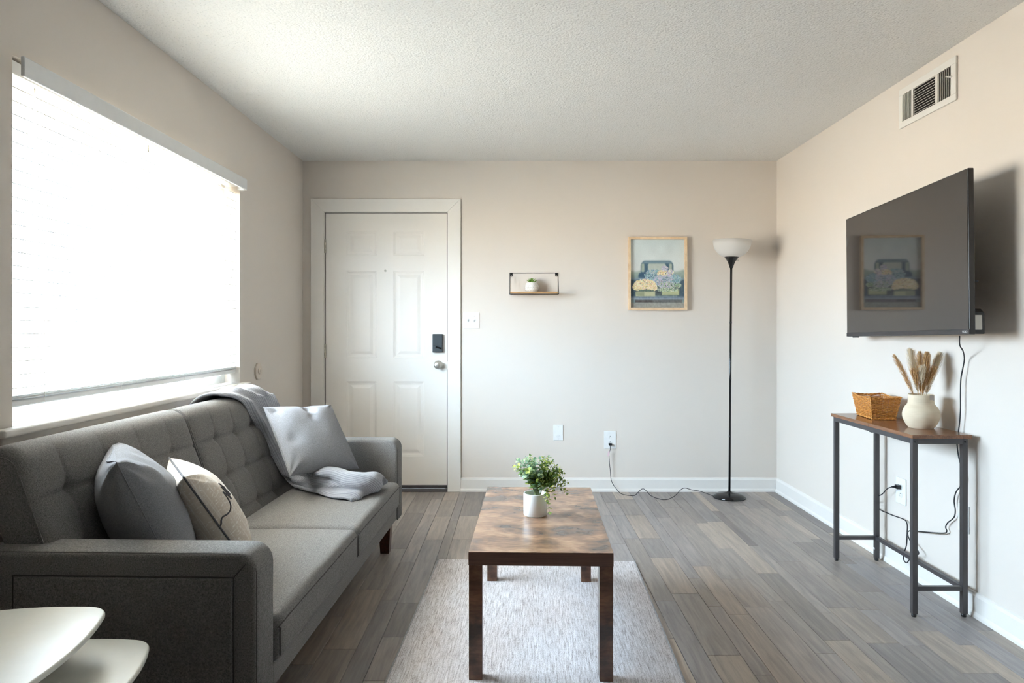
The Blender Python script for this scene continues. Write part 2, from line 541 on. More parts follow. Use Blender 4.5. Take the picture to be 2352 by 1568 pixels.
def ground(px, py, z=0.0):
    """floor-plane point seen at a pixel of the photograph (used to lay out cords)"""
    s = (py - 755) / (1.2 - z)
    return Vector(((px - 1187) / s, 1610 / s, z))
def on_x(px, py, x):
    y = x * 1610 / (px - 1187); s = 1610 / y
    return Vector((x, y, 1.2 - (py - 755) / s))
def on_y(px, py, y):
    s = 1610 / y
    return Vector(((px - 1187) / s, y, 1.2 - (py - 755) / s))

# ============================================================ room shell
XL, XR, YB, YF, ZC = -1.58, 1.92, 5.177, -4.2, 2.44
WY0, WY1, WZ0, WZ1 = 2.195, 4.0, 0.89, 2.06     # window opening
DX0, DX1, DZ1 = -1.428, -0.502, 2.066           # door opening
T = 0.16

XO, YO = 5.2, 1.0      # unseen space behind the camera, widened and deepened to cut bounced light
g = G(); g.box(XL - T, XO + T, YF - T, YB + T, -0.06, -0.0062)
floor = setp(g.build('floor', M['underlay']), kind='structure')
g = G(); g.box(XL - T, XO + T, YF - T, YB + T, ZC, ZC + 0.1)
setp(g.build('ceiling', M['ceiling']), kind='structure')
g = G()
g.box(XL - T, XL, YF, WY0, -0.06, ZC).box(XL - T, XL, WY1, YB + T, -0.06, ZC)
g.box(XL - T, XL, WY0, WY1, -0.06, WZ0).box(XL - T, XL, WY0, WY1, WZ1, ZC)
setp(g.build('wall_left', M['wall']), kind='structure')
g = G(); g.box(XR, XR + T, YO, YB + T, -0.06, ZC).box(XR + T, XO + T, YO, YO + T, -0.06, ZC).box(XO, XO + T, YF, YO, -0.06, ZC)
setp(g.build('wall_right', M['wall']), kind='structure')
g = G()
g.box(XL, DX0, YB, YB + T, -0.06, ZC).box(DX1, XR, YB, YB + T, -0.06, ZC).box(DX0, DX1, YB, YB + T, DZ1, ZC)
setp(g.build('wall_back', M['wall']), kind='structure')
g = G(); g.box(XL - T, XO + T, YF - T, YF, -0.06, ZC)
setp(g.build('wall_front', M['wall']), kind='structure')

# baseboards: profile swept along the wall
def baseboard(name, a, b, nrm, h=0.108):
    prof = [(0, 0), (0.020, 0), (0.020, 0.012), (0.013, 0.024), (0.013, h - 0.016), (0.008, h - 0.004), (0.0, h)]
    a = Vector(a); b = Vector(b); nv = Vector(nrm)
    V = [a + nv * d + Vector((0, 0, z)) for d, z in prof] + [b + nv * d + Vector((0, 0, z)) for d, z in prof]
    n = len(prof)
    F = [(i, (i + 1) % n, n + (i + 1) % n, n + i) for i in range(n)] + [tuple(reversed(range(n))), tuple(range(n, 2 * n))]
    gg = G(); gg.add(V, F)
    o = gg.build(name, M['trim'])
    bm = bmesh.new(); bm.from_mesh(o.data); bmesh.ops.recalc_face_normals(bm, faces=bm.faces[:]); bm.to_mesh(o.data); bm.free()
    return setp(o, kind='structure')
baseboard('baseboard_back', (-0.414, YB, 0), (XR, YB, 0), (0, -1, 0), 0.103)
baseboard('baseboard_right', (XR, YO, 0), (XR, YB - 0.02, 0), (-1, 0, 0), 0.103)
baseboard('baseboard_left', (XL, YF, 0), (XL, YB, 0), (1, 0, 0), 0.103)

# floor planks -------------------------------------------------------
def under_cover(x0, x1, y0, y1):
    if x1 < -0.74 and 2.0 < y0 and y1 < 3.85: return True      # below the sofa
    if x0 > -0.40 and x1 < 0.54 and y1 < 3.58: return True      # below the rug
    return False
def in_view(x0, x1, y0, y1):
    for x in (x0, x1, (x0 + x1) / 2):
        for y in (y0, y1, (y0 + y1) / 2):
            if y < 2.36: continue
            px = 1187 + 1610 * x / y
            if 0 < px < 2352: return True
    return False
widths = [0.125, 0.062, 0.092, 0.125, 0.078, 0.104, 0.052, 0.125, 0.09]
planks = []
x = XL; k = 3
rp = random.Random(21)
while x < XR - 0.005:
    w = min(widths[k % len(widths)], XR - x); k += 1
    y = YF - rp.random() * 0.4
    while y < YB - 0.001:
        ln = rp.choice((0.34, 0.42, 0.5, 0.6, 0.74, 0.92))
        y0, y1 = max(y, YF), min(y + ln, YB)
        y += ln
        if y1 - y0 > 0.02 and w > 0.012: planks.append((x, x + w, y0, y1))
    x += w
singles, rest = [], []
for p in planks:
    (singles if in_view(*p) and not under_cover(*p) else rest).append(p)
singles.sort(key=lambda p: -((p[1] - p[0]) * (p[3] - p[2]) / max(0.5, (p[2] + p[3]) / 2) ** 3))
rest += singles[296:]; singles = singles[:296]
def plank_geo(g, x0, x1, y0, y1, dz=0.0):
    e = 0.0007; b = 0.0009
    a = [(x0 + e, y0 + e), (x1 - e, y0 + e), (x1 - e, y1 - e), (x0 + e, y1 - e)]
    c = [(x0 + e + b, y0 + e + b), (x1 - e - b, y0 + e + b), (x1 - e - b, y1 - e - b), (x0 + e + b, y1 - e - b)]
    V = [(p[0], p[1], -0.006) for p in a] + [(p[0], p[1], -0.0009 + dz) for p in a] + [(p[0], p[1], dz) for p in c]
    F = [(8, 9, 10, 11)]
    for i in range(4):
        j = (i + 1) % 4
        F += [(i, j, 4 + j, 4 + i), (4 + i, 4 + j, 8 + j, 8 + i)]
    g.add(V, F)
cache = {}
for p in singles:
    cx, cy = (p[0] + p[1]) / 2, (p[2] + p[3]) / 2
    key = (round(p[1] - p[0], 4), round(p[3] - p[2], 4))
    if key not in cache:
        gg = G(); plank_geo(gg, -key[0] / 2, key[0] / 2, -key[1] / 2, key[1] / 2)
        me = bpy.data.meshes.new('plank'); me.from_pydata(gg.V, [], gg.F); me.materials.append(M['floor']); cache[key] = me
    link('plank', cache[key], None, floor, (cx, cy, -0.0003 * rp.random()))
g = G()
for p in rest: plank_geo(g, *p)
setp(g.build('plank_field', M['floor'], floor), kind='stuff')

# ============================================================ window
win = empty('window_1', (XL - 0.1, (WY0 + WY1) / 2, WZ0), kind='structure')
def wl(o):  # convert children given in world coordinates
    o.location = Vector(o.location) - Vector(o.parent.location)
    return o
fx0, fx1 = XL - 0.14, XL - 0.085
g = G()
g.rbox(fx0, fx1, WY0, WY0 + 0.05, WZ0, WZ1, .004).rbox(fx0, fx1, WY1 - 0.05, WY1, WZ0, WZ1, .004)
g.rbox(fx0, fx1, WY0 + .05, WY1 - 0.05, WZ0, WZ0 + 0.05, .004).rbox(fx0, fx1, WY0 + .05, WY1 - 0.05, WZ1 - 0.05, WZ1, .004)
wl(g.build('window_frame', M['vinyl'], win))
ym = (WY0 + WY1) / 2
for a, b, xo in ((WY0 + .05, ym + .02, 0.0), (ym - .02, WY1 - .05, 0.022)):
    g = G(); x0, x1 = fx0 + .006 + xo, fx0 + .028 + xo
    z0, z1 = WZ0 + .05, WZ1 - .05
    g.rbox(x0, x1, a, a + .038, z0, z1, .003).rbox(x0, x1, b - .038, b, z0, z1, .003)
    g.rbox(x0, x1, a + .038, b - .038, z0, z0 + .038, .003).rbox(x0, x1, a + .038, b - .038, z1 - .038, z1, .003)
    sash = wl(g.build('sash', M['vinyl'], win))
    g = G(); g.box((x0 + x1) / 2 - .002, (x0 + x1) / 2 + .002, a + .03, b - .03, z0 + .03, z1 - .03)
    g.build('pane', M['glass'], sash)
g = G(); g.rbox(fx1 - .012, fx1 + .012, WY1 - .30, WY1 - .26, WZ0 + .05, WZ0 + .075, .003)
wl(g.build('sash_latch', M['vinyl'], win))
g = G(); g.rbox(XL - 0.085, XL + 0.0005, WY0 + .001, WY1 - .001, WZ0 - .0255, WZ0 + .004, .002).rbox(XL, XL + 0.045, WY0 - 0.09, WY1 + 0.055, WZ0 - 0.022, WZ0 + 0.004, .008, 3)
wl(g.build('window_sill', M['trim'], win))
g = G(); g.rbox(XL, XL + 0.016, WY0 - 0.065, WY1 + 0.03, WZ0 - 0.088, WZ0 - 0.022, .003)
wl(g.build('sill_apron', M['trim'], win))

# blind (a thing of its own, hung in the opening)
bl = empty('window_blind', (XL - 0.04, ym, WZ1), label='white horizontal slat blind hanging in the big window behind the sofa', cat='window blind')
by0, by1 = WY0 + 0.012, WY1 - 0.012
def bchild(o):
    o.location = Vector(o.location) - Vector(bl.location); return o
g = G(); g.rbox(XL - .068, XL - .012, by0, by1, 2.008, 2.050, .003)
bchild(g.build('headrail', M['blind'], bl))
g = G(); g.rbox(XL + .034, XL + .047, WY0 - .012, WY1 - .012, 1.987, 2.05, .004, 3)
g.rbox(XL - .005, XL + .036, WY1 - .024, WY1 - .0125, 1.987, 2.05, .003)
bchild(g.build('valance', M['blind'], bl))
SP = 0.0435
nsl = 23
g = G()
sw = 0.025
V = []; seg = 6
for j in range(seg + 1):
    t = j / seg
    xx = -sw + 2 * sw * t; zz = 0.0022 * (1 - (2 * t - 1) ** 2)
    V += [(xx, by0 - ym, zz), (xx, by1 - ym, zz), (xx, by0 - ym, zz + .003), (xx, by1 - ym, zz + .003)]
F = []
for j in range(seg):
    a = 4 * j; b = a + 4
    F += [(a, a + 1, b + 1, b), (a + 2, b + 2, b + 3, a + 3), (a, b, b + 2, a + 2), (a + 1, a + 3, b + 3, b + 1)]
F += [(0, 2, 3, 1), (4 * seg, 4 * seg + 1, 4 * seg + 3, 4 * seg + 2)]
slat_me = mesh('slat', V, F, False); slat_me.materials.append(M['slat']); slat_me.materials.append(M['blind'])
slat_me.polygons[len(F) - 1].material_index = 1
top_z = 1.975
rs = random.Random(4)
for i in range(nsl):
    z = top_z - i * SP
    if z < 0.992: break
    link('slat', slat_me, None, bl, (0, 0, z - WZ1), (rs.uniform(-.0006, .0006), math.radians(23 + rs.uniform(-1.2, 1.2)), 0))
for i in range(3):
    link('slat', slat_me, None, bl, (0, 0, 0.975 + .0045 * i - WZ1), (0, 0, 0))
g = G(); g.rbox(XL - .064, XL - .016, by0, by1, 0.950, 0.972, .005, 3)
bchild(g.build('bottom_rail', M['blind'], bl))
for yy in (by0 + .16, by0 + .62, by1 - .62, by1 - .16):
    g = G()
    for xx in (XL - .0655, XL - .0145):
        g.tube([(xx, yy, 1.985), (xx, yy, .955)], .0008, 5)
    bchild(g.build('ladder_cord', M['white'], bl))
g = G(); g.tube([(XL + .005, 2.29, 1.985), (XL + .004, 2.292, 1.94)], .003, 8); g.tube([(XL + .004, 2.292, 1.94), (XL + .006, 2.295, 1.28)], [.0042, .0042], 8)
bchild(g.build('tilt_wand', M['wand'], bl))
g = G(); g.tube([(XL + .002, 3.0, 1.985), (XL + .003, 3.0, 1.955)], .0035, 8)
bchild(g.build('cord_lock', M['brass'], bl))

# ============================================================ door and its trim
g = G()
cz = 2.158
g.prism([(-1.518, 0), (-1.4205, 0), (-1.4205, 2.0605), (-1.518, cz)], YB - .018, YB, .003, 'y')
setp(g.build('trim_1', M['trim']), kind='structure')
g = G(); g.prism([(-.510, 0), (-.414, 0), (-.414, cz), (-.510, 2.0605)], YB - .018, YB, .003, 'y')
setp(g.build('trim_2', M['trim']), kind='structure')
g = G(); g.prism([(-1.518, cz), (-1.4205, 2.0605), (-.510, 2.0605), (-.414, cz)], YB - .018, YB, .003, 'y')
setp(g.build('trim_3', M['trim']), kind='structure')
door = empty('door_1', (-0.965, YB + .02, 0), kind='structure')
def dchild(o):
    o.location = Vector(o.location) - Vector(door.location); return o
g = G()   # jamb and stop
g.box(DX0, -1.419, YB - .001, YB + T, 0, DZ1).box(-.511, DX1, YB - .001, YB + T, 0, DZ1).box(DX0, DX1, YB - .001, YB + T, 2.0592, DZ1)
g.box(-1.419, -1.40, YB + .06, YB + T, 0, 2.06).box(-.53, -.511, YB + .06, YB + T, 0, 2.06).box(-1.419, -.511, YB + .06, YB + T, 2.035, 2.06)
dchild(g.build('door_jamb', M['trim'], door))
g = G(); g.box(-1.4189, -1.4147, YB + .016, YB + .022, .02, 2.0585).box(-.5163, -.5113, YB + .016, YB + .022, .02, 2.0585).box(-1.4189, -.5113, YB + .016, YB + .022, 2.0547, 2.0589)  # dark strips set into the door gap, standing in for its shade
dchild(g.build('gap_shade_strip', M['rubber'], door))
lx0, lx1, lz0, lz1 = -1.4145, -.5165, .045, 2.0545
yf = YB + .012
def px2x(px): return (px - 1187) / (1610 / yf)
def py2z(py): return 1.2 - (py - 755) / (1610 / yf)
cols = [(px2x(796), px2x(865)), (px2x(903.7), px2x(974))]
rows = [(py2z(1048), py2z(875.5)), (py2z(822), py2z(622)), (py2z(586.6), py2z(531.5))]
xs = [lx0, cols[0][0], cols[0][1], cols[1][0], cols[1][1], lx1]
zs = [lz0, rows[0][0], rows[0][1], rows[1][0], rows[1][1], rows[2][0], rows[2][1], lz1]
g = G()
for i in range(5):
    for j in range(7):
        if i in (1, 3) and j in (1, 3, 5): continue
        g.add([(xs[i], yf, zs[j]), (xs[i + 1], yf, zs[j]), (xs[i + 1], yf, zs[j + 1]), (xs[i], yf, zs[j + 1])], [(0, 1, 2, 3)])
yb2 = yf + .04
g.add([(lx0, yf, lz0), (lx1, yf, lz0), (lx1, yf, lz1), (lx0, yf, lz1), (lx0, yb2, lz0), (lx1, yb2, lz0), (lx1, yb2, lz1), (lx0, yb2, lz1)],
      [(0, 4, 5, 1), (1, 5, 6, 2), (2, 6, 7, 3), (3, 7, 4, 0), (4, 7, 6, 5)])
leaf = dchild(g.build('door_leaf', M['door'], door))
for (a, b) in cols:
    for (c, d) in rows:
        g = G()
        prof = [(0, 0), (.004, .0025), (.010, .003), (.014, .0055), (.022, .006), (.028, .006), (.050, .0015), (.052, .0015)]
        rings = [[(a + o, yf + dd, c + o), (b - o, yf + dd, c + o), (b - o, yf + dd, d - o), (a + o, yf + dd, d - o)] for o, dd in prof]
        V = [v for r in rings for v in r]; F = []
        for i in range(len(rings) - 1):
            for k2 in range(4):
                F.append((4 * i + k2, 4 * i + (k2 + 1) % 4, 4 * i + 4 + (k2 + 1) % 4, 4 * i + 4 + k2))
        F.append(tuple(4 * (len(rings) - 1) + k2 for k2 in range(4)))
        g.add(V, F)
        g.build('door_panel', M['door'], leaf)
for zc in (1.81, 1.035, .30):
    g = G(); g.rbox(-1.4235, -1.4105, YB - .006, YB + .011, zc - .05, zc + .05, .002)
    for q in range(5):
        g.lathe([(.0062, zc - .05 + .02 * q), (.0062, zc - .0315 + .02 * q)], 12, (-1.417, YB - .004, 0))
    dchild(g.build('hinge', M['brass'], door))
g = G(); kx, kz = px2x(1006.5), py2z(837.5)
g.lathe([(.0, yf), (.033, yf), (.033, yf - .004), (.029, yf - .009), (.014, yf - .012)] + [(p.x, yf - p.y) for p in spline([(.012, .014, 0), (.012, .030, 0), (.020, .036, 0), (.0270, .047, 0), (.0275, .057, 0), (.021, .067, 0), (.010, .0708, 0), (0.0, .0715, 0)], 6)], 56, (kx, 0, kz), axis='y')
dchild(g.build('door_knob', M['chrome'], door))
g = G(); lx, lz = px2x(1005.8), py2z(788)
g.rbox(lx - .037, lx + .037, yf - .030, yf, lz - .068, lz + .068, .004, 3)
lock = dchild(g.build('keypad_lock', M['black'], door))
g = G(); g.rbox(lx - .034, lx + .034, yf - .0318, yf - .0295, lz - .018, lz + .064, .001).rbox(lx - .034, lx + .034, yf - .0318, yf - .0295, lz - .064, lz - .019, .001)
g.build('lock_face', M['keypad'], lock)
g = G(); g.bar((lx - .012, yf - .038, lz - .026), (lx + .030, yf - .038, lz - .038), .011, .012, (0, 1, 0))
g.build('thumb_turn', M['black_gloss'], lock)
g = G(); g.lathe([(.0, yf + .001), (.009, yf + .001), (.009, yf - .003), (.005, yf - .003), (.005, yf - .0005), (0, yf - .0005)], 20, (px2x(885), 0, py2z(621.5)), axis='y')
dchild(g.build('peephole', M['chrome'], door))
g = G(); g.rbox(lx0, lx1, yf - .006, yf + .04, .022, .0445, .004)
dchild(g.build('door_sweep', M['rubber'], door))
g = G(); g.prism([(yf - .03, .0), (yf + .10, .0), (yf + .10, .02), (yf - .012, .02), (yf - .03, .006)], -1.4185, -.5115, 0, 'x')
dchild(g.build('threshold', M['steel'], door))
g = G(); g.rbox(-.5145, -.5115, YB - .0015, YB + .02, .93 - .03, .93 + .03, .001)
dchild(g.build('strike_plate', M['chrome'], door))

# ============================================================ wall plates
def plate(name, c, w, h, nrm, label, mat='plate', t=.006):
    rz = {'y': 0, 'x': PI / 2 * 1}[nrm]
    o = empty(name, c, -PI / 2 if nrm == 'x' else 0, label, 'wall plate')
    g = G(); g.rbox(-w / 2, w / 2, -t, 0, -h / 2, h / 2, .0022, 3)
    g.build('cover_plate', M[mat], o)
    return o
def xz(px, py): p = on_y(px, py, YB); return p
c = on_y(1082.2, 736, YB)
sp = plate('light_switch', (c.x, YB, c.z), .119, .119, 'y', 'white double toggle light switch plate beside the front door')
for sx in (-.023, .023):
    g = G(); g.add([(sx - .005, -.006, -.012), (sx + .005, -.006, -.012), (sx + .005, -.006, .012), (sx - .005, -.006, .012), (sx - .004, -.017, .003), (sx + .004, -.017, .003), (sx + .004, -.015, .011), (sx - .004, -.015, .011)],
                   [(0, 1, 5, 4), (1, 2, 6, 5), (2, 3, 7, 6), (3, 0, 4, 7), (4, 5, 6, 7)])
    g.build('toggle', M['plate'], sp)
    for sz in (-.033, .033):
        g = G(); g.lathe([(0, -.006), (.003, -.006), (.002, -.0072), (0, -.0072)], 12, (sx, 0, sz), axis='y'); g.build('screw', M['plate_beige'], sp)
c = on_y(1282, 993, YB)
sp = plate('phone_jack', (c.x, YB, c.z), .072, .114, 'y', 'small white wall plate with two little jacks left of the outlet')
for sx in (-.008, .008):
    g = G(); g.rbox(sx - .0055, sx + .0055, -.011, -.005, -.034, -.023, .001); g.build('jack', M['plate'], sp)
for sz in (.042, -.046):
    g = G(); g.lathe([(0, -.006), (.003, -.006), (.002, -.0072), (0, -.0072)], 12, (0, 0, sz), axis='y'); g.build('screw', M['chrome'], sp)
def outlet(name, loc, nrm, label, w=.088, h=.130):
    o = plate(name, loc, w, h, nrm, label)
    for sz in (.0205, -.0205):
        g = G(); g.prism([(.0165 * math.cos(a) * (1 if True else 0), sz + max(-.0125, min(.0125, .0165 * math.sin(a)))) for a in [2 * PI * i / 24 for i in range(24)]], -.0078, -.004, 0, 'y')
        soc = g.build('socket', M['plate'], o)
        g = G()
        g.box(-.0075, -.0055, -.0082, -.0074, sz - .008, sz + .001).box(.0055, .0075, -.0082, -.0074, sz - .007, sz).lathe([(0, -.0074), (.0026, -.0074), (.0026, -.0082), (0, -.0082)], 10, (0, 0, sz + .0075), axis='y')
        g.build('slots', M['slot'], soc)
    return o
c = on_y(1401, 1009.7, YB)
outlet('wall_outlet', (c.x, YB, c.z), 'y', 'white wall outlet on the back wall with the lamp plugged in')
ro = on_x(2071, 1127, XR)
outlet('wall_outlet', (XR, ro.y, ro.z), 'x', 'white wall outlet on the right wall behind the console table', .09, .13)
bp = on_x(2215, 1190, XR)
b2 = plate('blank_wall_plate', (XR, bp.y, bp.z), .072, .118, 'x', 'plain white wall plate half hidden behind the near console leg')
g = G(); g.rbox(-.017, .017, -.008, -.005, -.034, .034, .001); g.build('insert', M['plate'], b2)

# octagonal plate on the left wall
oc = on_x(591, 852, XL)
octo = empty('octagonal_wall_plate', (XL, oc.y, oc.z), 0, 'wall coloured octagonal cover plate between window and front door', 'wall plate')
g = G(); g.prism([(.054 * math.cos(PI / 8 + PI / 4 * i), .054 * math.sin(PI / 8 + PI / 4 * i)) for i in range(8)], 0, .012, .003, 'x')
g.build('cover_plate', M['plate_beige'], octo)
g = G(); g.lathe([(0, .01), (.020, .01), (.018, .018), (.010, .020), (.008, .014), (0, .014)], 28, axis='x'); g.build('boss', M['plate_beige'], octo)

# ============================================================ vent grille on the right wall
vy0, vy1, vz0, vz1 = 3.05, 3.505, 2.197, 2.39
vent = empty('vent_grille', (XR, (vy0 + vy1) / 2, (vz0 + vz1) / 2), 0, 'white metal air vent grille high on the right wall above the television', 'vent')
def vch(o): o.location = -Vector(vent.location); return o
sec = [(vy0 + .035, vy0 + .135, 'v'), (vy0 + .150, vy1 - .125, 'h'), (vy1 - .110, vy1 - .030, 'c')]
sz0, sz1 = vz0 + .030, vz1 - .032
g = G(); xa, xb = XR - .010, XR - .001
ys = [vy0] + [q for s_ in sec for q in s_[:2]] + [vy1]
for i in range(0, len(ys) - 1, 2): g.rbox(xa, xb, ys[i], ys[i + 1], sz0, sz1, .0004, 1)
g.rbox(xa, xb, vy0, vy1, vz0, sz0, .002).rbox(xa, xb, vy0, vy1, sz1, vz1, .002)
vch(g.build('grille_frame', M['vent'], vent))
g = G(); g.box(XR - .0009, XR - .0001, vy0 + .02, vy1 - .02, sz0 - .01, sz1 + .01); vch(g.build('duct_shade_sheet', M['duct'], vent))  # flat dark sheet on the wall, standing in for shade inside the duct
for i in range(7):
    y = sec[0][0] + .008 + i * .0142
    g = G(); g.bar((XR - .006, y, sz0), (XR - .006, y, sz1), .0105, .0016, (.8, -1, 0)); vch(g.build('vertical_slat', M['vent'], vent))
for i in range(11):
    z = sz0 + .006 + i * .0122
    g = G(); g.bar((XR - .006, sec[1][0], z), (XR - .006, sec[1][1], z), .0090, .0016, (-.5, 0, 1)); vch(g.build('horizontal_slat', M['vent'], vent))
for i in range(7):
    y = sec[2][0] + .006 + i * .0115
    g = G(); g.bar((XR - .006, y, sz0), (XR - .006, y, sz1), .0125, .0016, (-.25, 1, 0)); vch(g.build('vertical_slat', M['vent'], vent))
g = G(); g.bar((XR - .004, vy0 + .028, (sz0 + sz1) / 2 + .012), (XR - .035, vy0 + .03, (sz0 + sz1) / 2 + .016), .012, .005, w2=.006)
vch(g.build('damper_lever', M['vent'], vent))

# ============================================================ rug
rug = empty('area_rug', (0.075, 2.8, 0), -.030, 'pale grey streaked area rug lying under the coffee table', 'rug')
g = G(); g.rbox(-.503, .503, -.95, .812, .0005, .0105, .004, 2)
g.build('rug_field', M['rug'], rug)
zc = .006
for xx in (-.505, .505):
    g = G(); g.tube([(xx, -.952, zc), (xx, .814, zc)], .0048, 8); g.build('binding', M['rug_edge'], rug)

# ============================================================ coffee table
ct = empty('coffee_table', (0.0935, 2.857, .0105), -.0255, 'low rectangular coffee table with rustic brown top standing on the rug', 'table')
W2, L2, H = .2455, .4895, .4345
g = G(); g.rbox(-W2, W2, -L2, L2, H - .0015, H, .0007, 1); g.build('tabletop', M['rustic'], ct)
g = G(); g.rbox(-W2, W2, -L2, L2, H - .046, H - .0016, .0015, 2); g.build('table_edge', M['apron'], ct)
lw = .046
for sx in (-1, 1):
    for sy in (-1, 1):
        g = G(); x1 = sx * (W2 - .0015); y1 = sy * (L2 - .0015)
        xa, xb = sorted((x1, x1 - sx * lw)); ya, yb_ = sorted((y1, y1 - sy * lw))
        g.rbox(xa - (xa + xb) / 2, xb - (xa + xb) / 2, ya - (ya + yb_) / 2, yb_ - (ya + yb_) / 2, 0, H - .0462, .0015, 2)
        g.build('leg', M['rustic_leg'], ct, ((xa + xb) / 2, (ya + yb_) / 2, 0))

# plant on the table
pot = empty('potted_plant', (.075, 2.845, .445), 0, 'bushy green plant in a smooth white pot on the coffee table', 'plant')
g = G(); R_, Hh = .0475, .0905
g.lathe([(0, 0), (R_ - .004, 0), (R_, .004), (R_, Hh - .002), (R_ - .0015, Hh), (R_ - .004, Hh), (R_ - .005, Hh - .002), (R_ - .005, .068), (0, .068)], 64)
g.build('pot', M['pot'], pot)
g = G(); g.lathe([(0, .066), (R_ - .0055, .066), (R_ - .0055, .071), (.02, .075), (0, .076)], 32); g.build('soil', M['soil'], pot)
def round_leaf(g, p, d, up, size, mi=0):
    d = d.normalized(); sd = d.cross(up)
    if sd.length < 1e-3: sd = d.orthogonal()
    sd.normalize(); nn = sd.cross(d).normalized()
    V = [p]; n = 7
    for i in range(n):
        a = -PI * .86 + 2 * PI * .86 * i / (n - 1)
        V.append(p + d * (size * (.52 + .5 * math.cos(a))) + sd * (size * .44 * math.sin(a)) + nn * (size * .10 * abs(math.sin(a))))
    g.add(V, [(0, i, i + 1) for i in range(1, n)], smooth=True, mi=mi)
rl = random.Random(12)
def sprig(parent, base, tip, droop, n, ls, mat):
    base = Vector(base); tip = Vector(tip)
    mid = (base + tip) / 2 + Vector((0, 0, droop))
    path = spline([base, base.lerp(mid, .5) + Vector((0, 0, droop * .35)), mid, tip.lerp(mid, .4) + Vector((0, 0, droop * .2)), tip], 5)
    g = G(); g.tube(path, [.0012 * (1 - .6 * i / len(path)) for i in range(len(path))], 5)
    st = g.build('sprig', M['stem'], parent)
    g = G(); N = len(path)
    for i in range(n):
        t = .22 + .78 * i / (n - 1); k = min(N - 2, int(t * (N - 1)))
        p = path[k].lerp(path[k + 1], t * (N - 1) - k)
        d = (path[k + 1] - path[k]).normalized()
        a0 = i * 1.57 + rl.random() * .5
        o1 = d.orthogonal().normalized(); o2 = d.cross(o1)
        for q in (0, PI):
            sidev = (o1 * math.cos(a0 + q) + o2 * math.sin(a0 + q))
            dd = sidev + d * .45 + Vector((rl.uniform(-.2, .2),) * 3)
            sz = ls * (1.05 - .55 * t) * rl.uniform(.8, 1.2)
            round_leaf(g, p + sidev * .002, dd, d + Vector((0, 0, .3)), sz)
    round_leaf(g, path[-1], d, Vector((0, 0, 1)), ls * .5)
    setp(g.build('leaves', mat, st), kind='stuff')
tips = [(-.085, 0, .195, .02), (-.072, .03, .215, .03), (-.05, -.02, .222, .02), (-.02, .03, .232, .01), (-.005, -.03, .225, .01), (.02, .02, .222, .0),
        (.05, 0, .215, .01), (.055, .04, .225, .0), (.085, .02, .195, .02), (.10, -.01, .185, .03), (.115, .02, .165, .04), (.13, 0, .130, .05),
        (.125, -.03, .095, .06), (.10, -.04, .115, .06), (.09, .05, .150, .04), (.055, -.065, .03, .10), (.045, -.06, .075, .08), (.075, -.05, .085, .07),
        (-.03, -.05, .19, .03), (-.06, 0, .165, .03), (.02, -.05, .17, .04), (.06, -.02, .17, .04), (.035, .06, .19, .02), (-.02, .06, .2, .02),
        (-.07, -.02, .205, .02), (-.035, .02, .225, .02), (0, .05, .215, .02), (.035, .0, .228, .0), (.07, .03, .21, .02), (.10, .03, .175, .03), (.11, -.03, .14, .05), (.08, -.05, .15, .05), (.05, -.065, .10, .07), (.015, -.05, .15, .04), (-.045, -.04, .17, .03), (.03, .03, .18, .02), (.065, .0, .16, .03), (-.01, -.04, .18, .02),
        (.02, -.055, .125, .06), (.07, -.06, .12, .05), (-.01, .0, .205, .0), (.04, -.03, .2, .01)]
for i, (a, b, c_, dr) in enumerate(tips):
    mt = M['leaves2'] if (a < .03 and i % 3 != 0) else M['leaves']
    sprig(pot, (rl.uniform(-.004, .018), rl.uniform(-.01, .01), .07), (a, b, c_), dr, 12 if i != 15 else 14, .0245, mt)

# ============================================================ sofa
SX, SY = -1.03, 2.905
sofa = empty('sofa', (SX, SY, 0), -math.radians(1.6), 'grey tufted fabric sofa with square arms below the window', 'sofa')
AO, AI = 1.02, .888            # arm outer / inner |y|
AF, AZ = .362, .598
def arm_outline(x0, x1, z0, z1, r=.055, n=8, r2=.05):
    o = [(x0, z0), (x1, z0)]
    for i in range(n + 1):
        a = PI / 2 * i / n
        o.append((x1 - r + r * math.cos(a), z1 - r + r * math.sin(a)))
    for i in range(n + 1):
        a = PI / 2 + PI / 2 * i / n
        o.append((x0 + r2 + r2 * math.cos(a), z1 - r2 + r2 * math.sin(a)))
    return o
for sgn in (-1, 1):
    g = G(); y0, y1 = sorted((sgn * AO, sgn * AI))
    g.prism(arm_outline(-.44, AF, .168, AZ), y0, y1, .016, 'y', seg=4)
    arm = g.build('arm', M['sofa'], sofa)
    arm.data.polygons.foreach_set('use_smooth', [True] * len(arm.data.polygons))
    ol = [(x_, z_) for x_, z_ in arm_outline(-.44, AF, .168, AZ, n=10)]
    for yy in (sgn * (AO - .0085), sgn * (AI + .0085)):
        g = G(); c0 = Vector((-.04, .38))
        pts = []
        for x_, z_ in ol[1:]:
            pts.append((x_ - .0035 * (1 if x_ > -.04 else -1), yy, z_ - (.0035 if z_ > .3 else 0)))
        g.tube(pts, .0019, 6); g.build('piping', M['seam'], arm)
    g = G(); yo = sgn * AO
    pa, pb = sorted((yo - sgn * .004, yo + sgn * .006))
    g.prism(arm_outline(-.30, .298, .172, .532, .006, 3, .006), pa, pb, .005, 'y', seg=3)
    g.build('side_panel', M['sofa'], arm)
    g = G(); yq = yo + sgn * .0005
    g.tube([(.301, yq, .17), (.301, yq, .535), (-.303, yq, .535), (-.303, yq, .17)], .0024, 6)
    g.tube([(.301, yq, .535), (.335, yq, .572)], .0016, 5)
    g.build('panel_seam', M['seam'], arm)

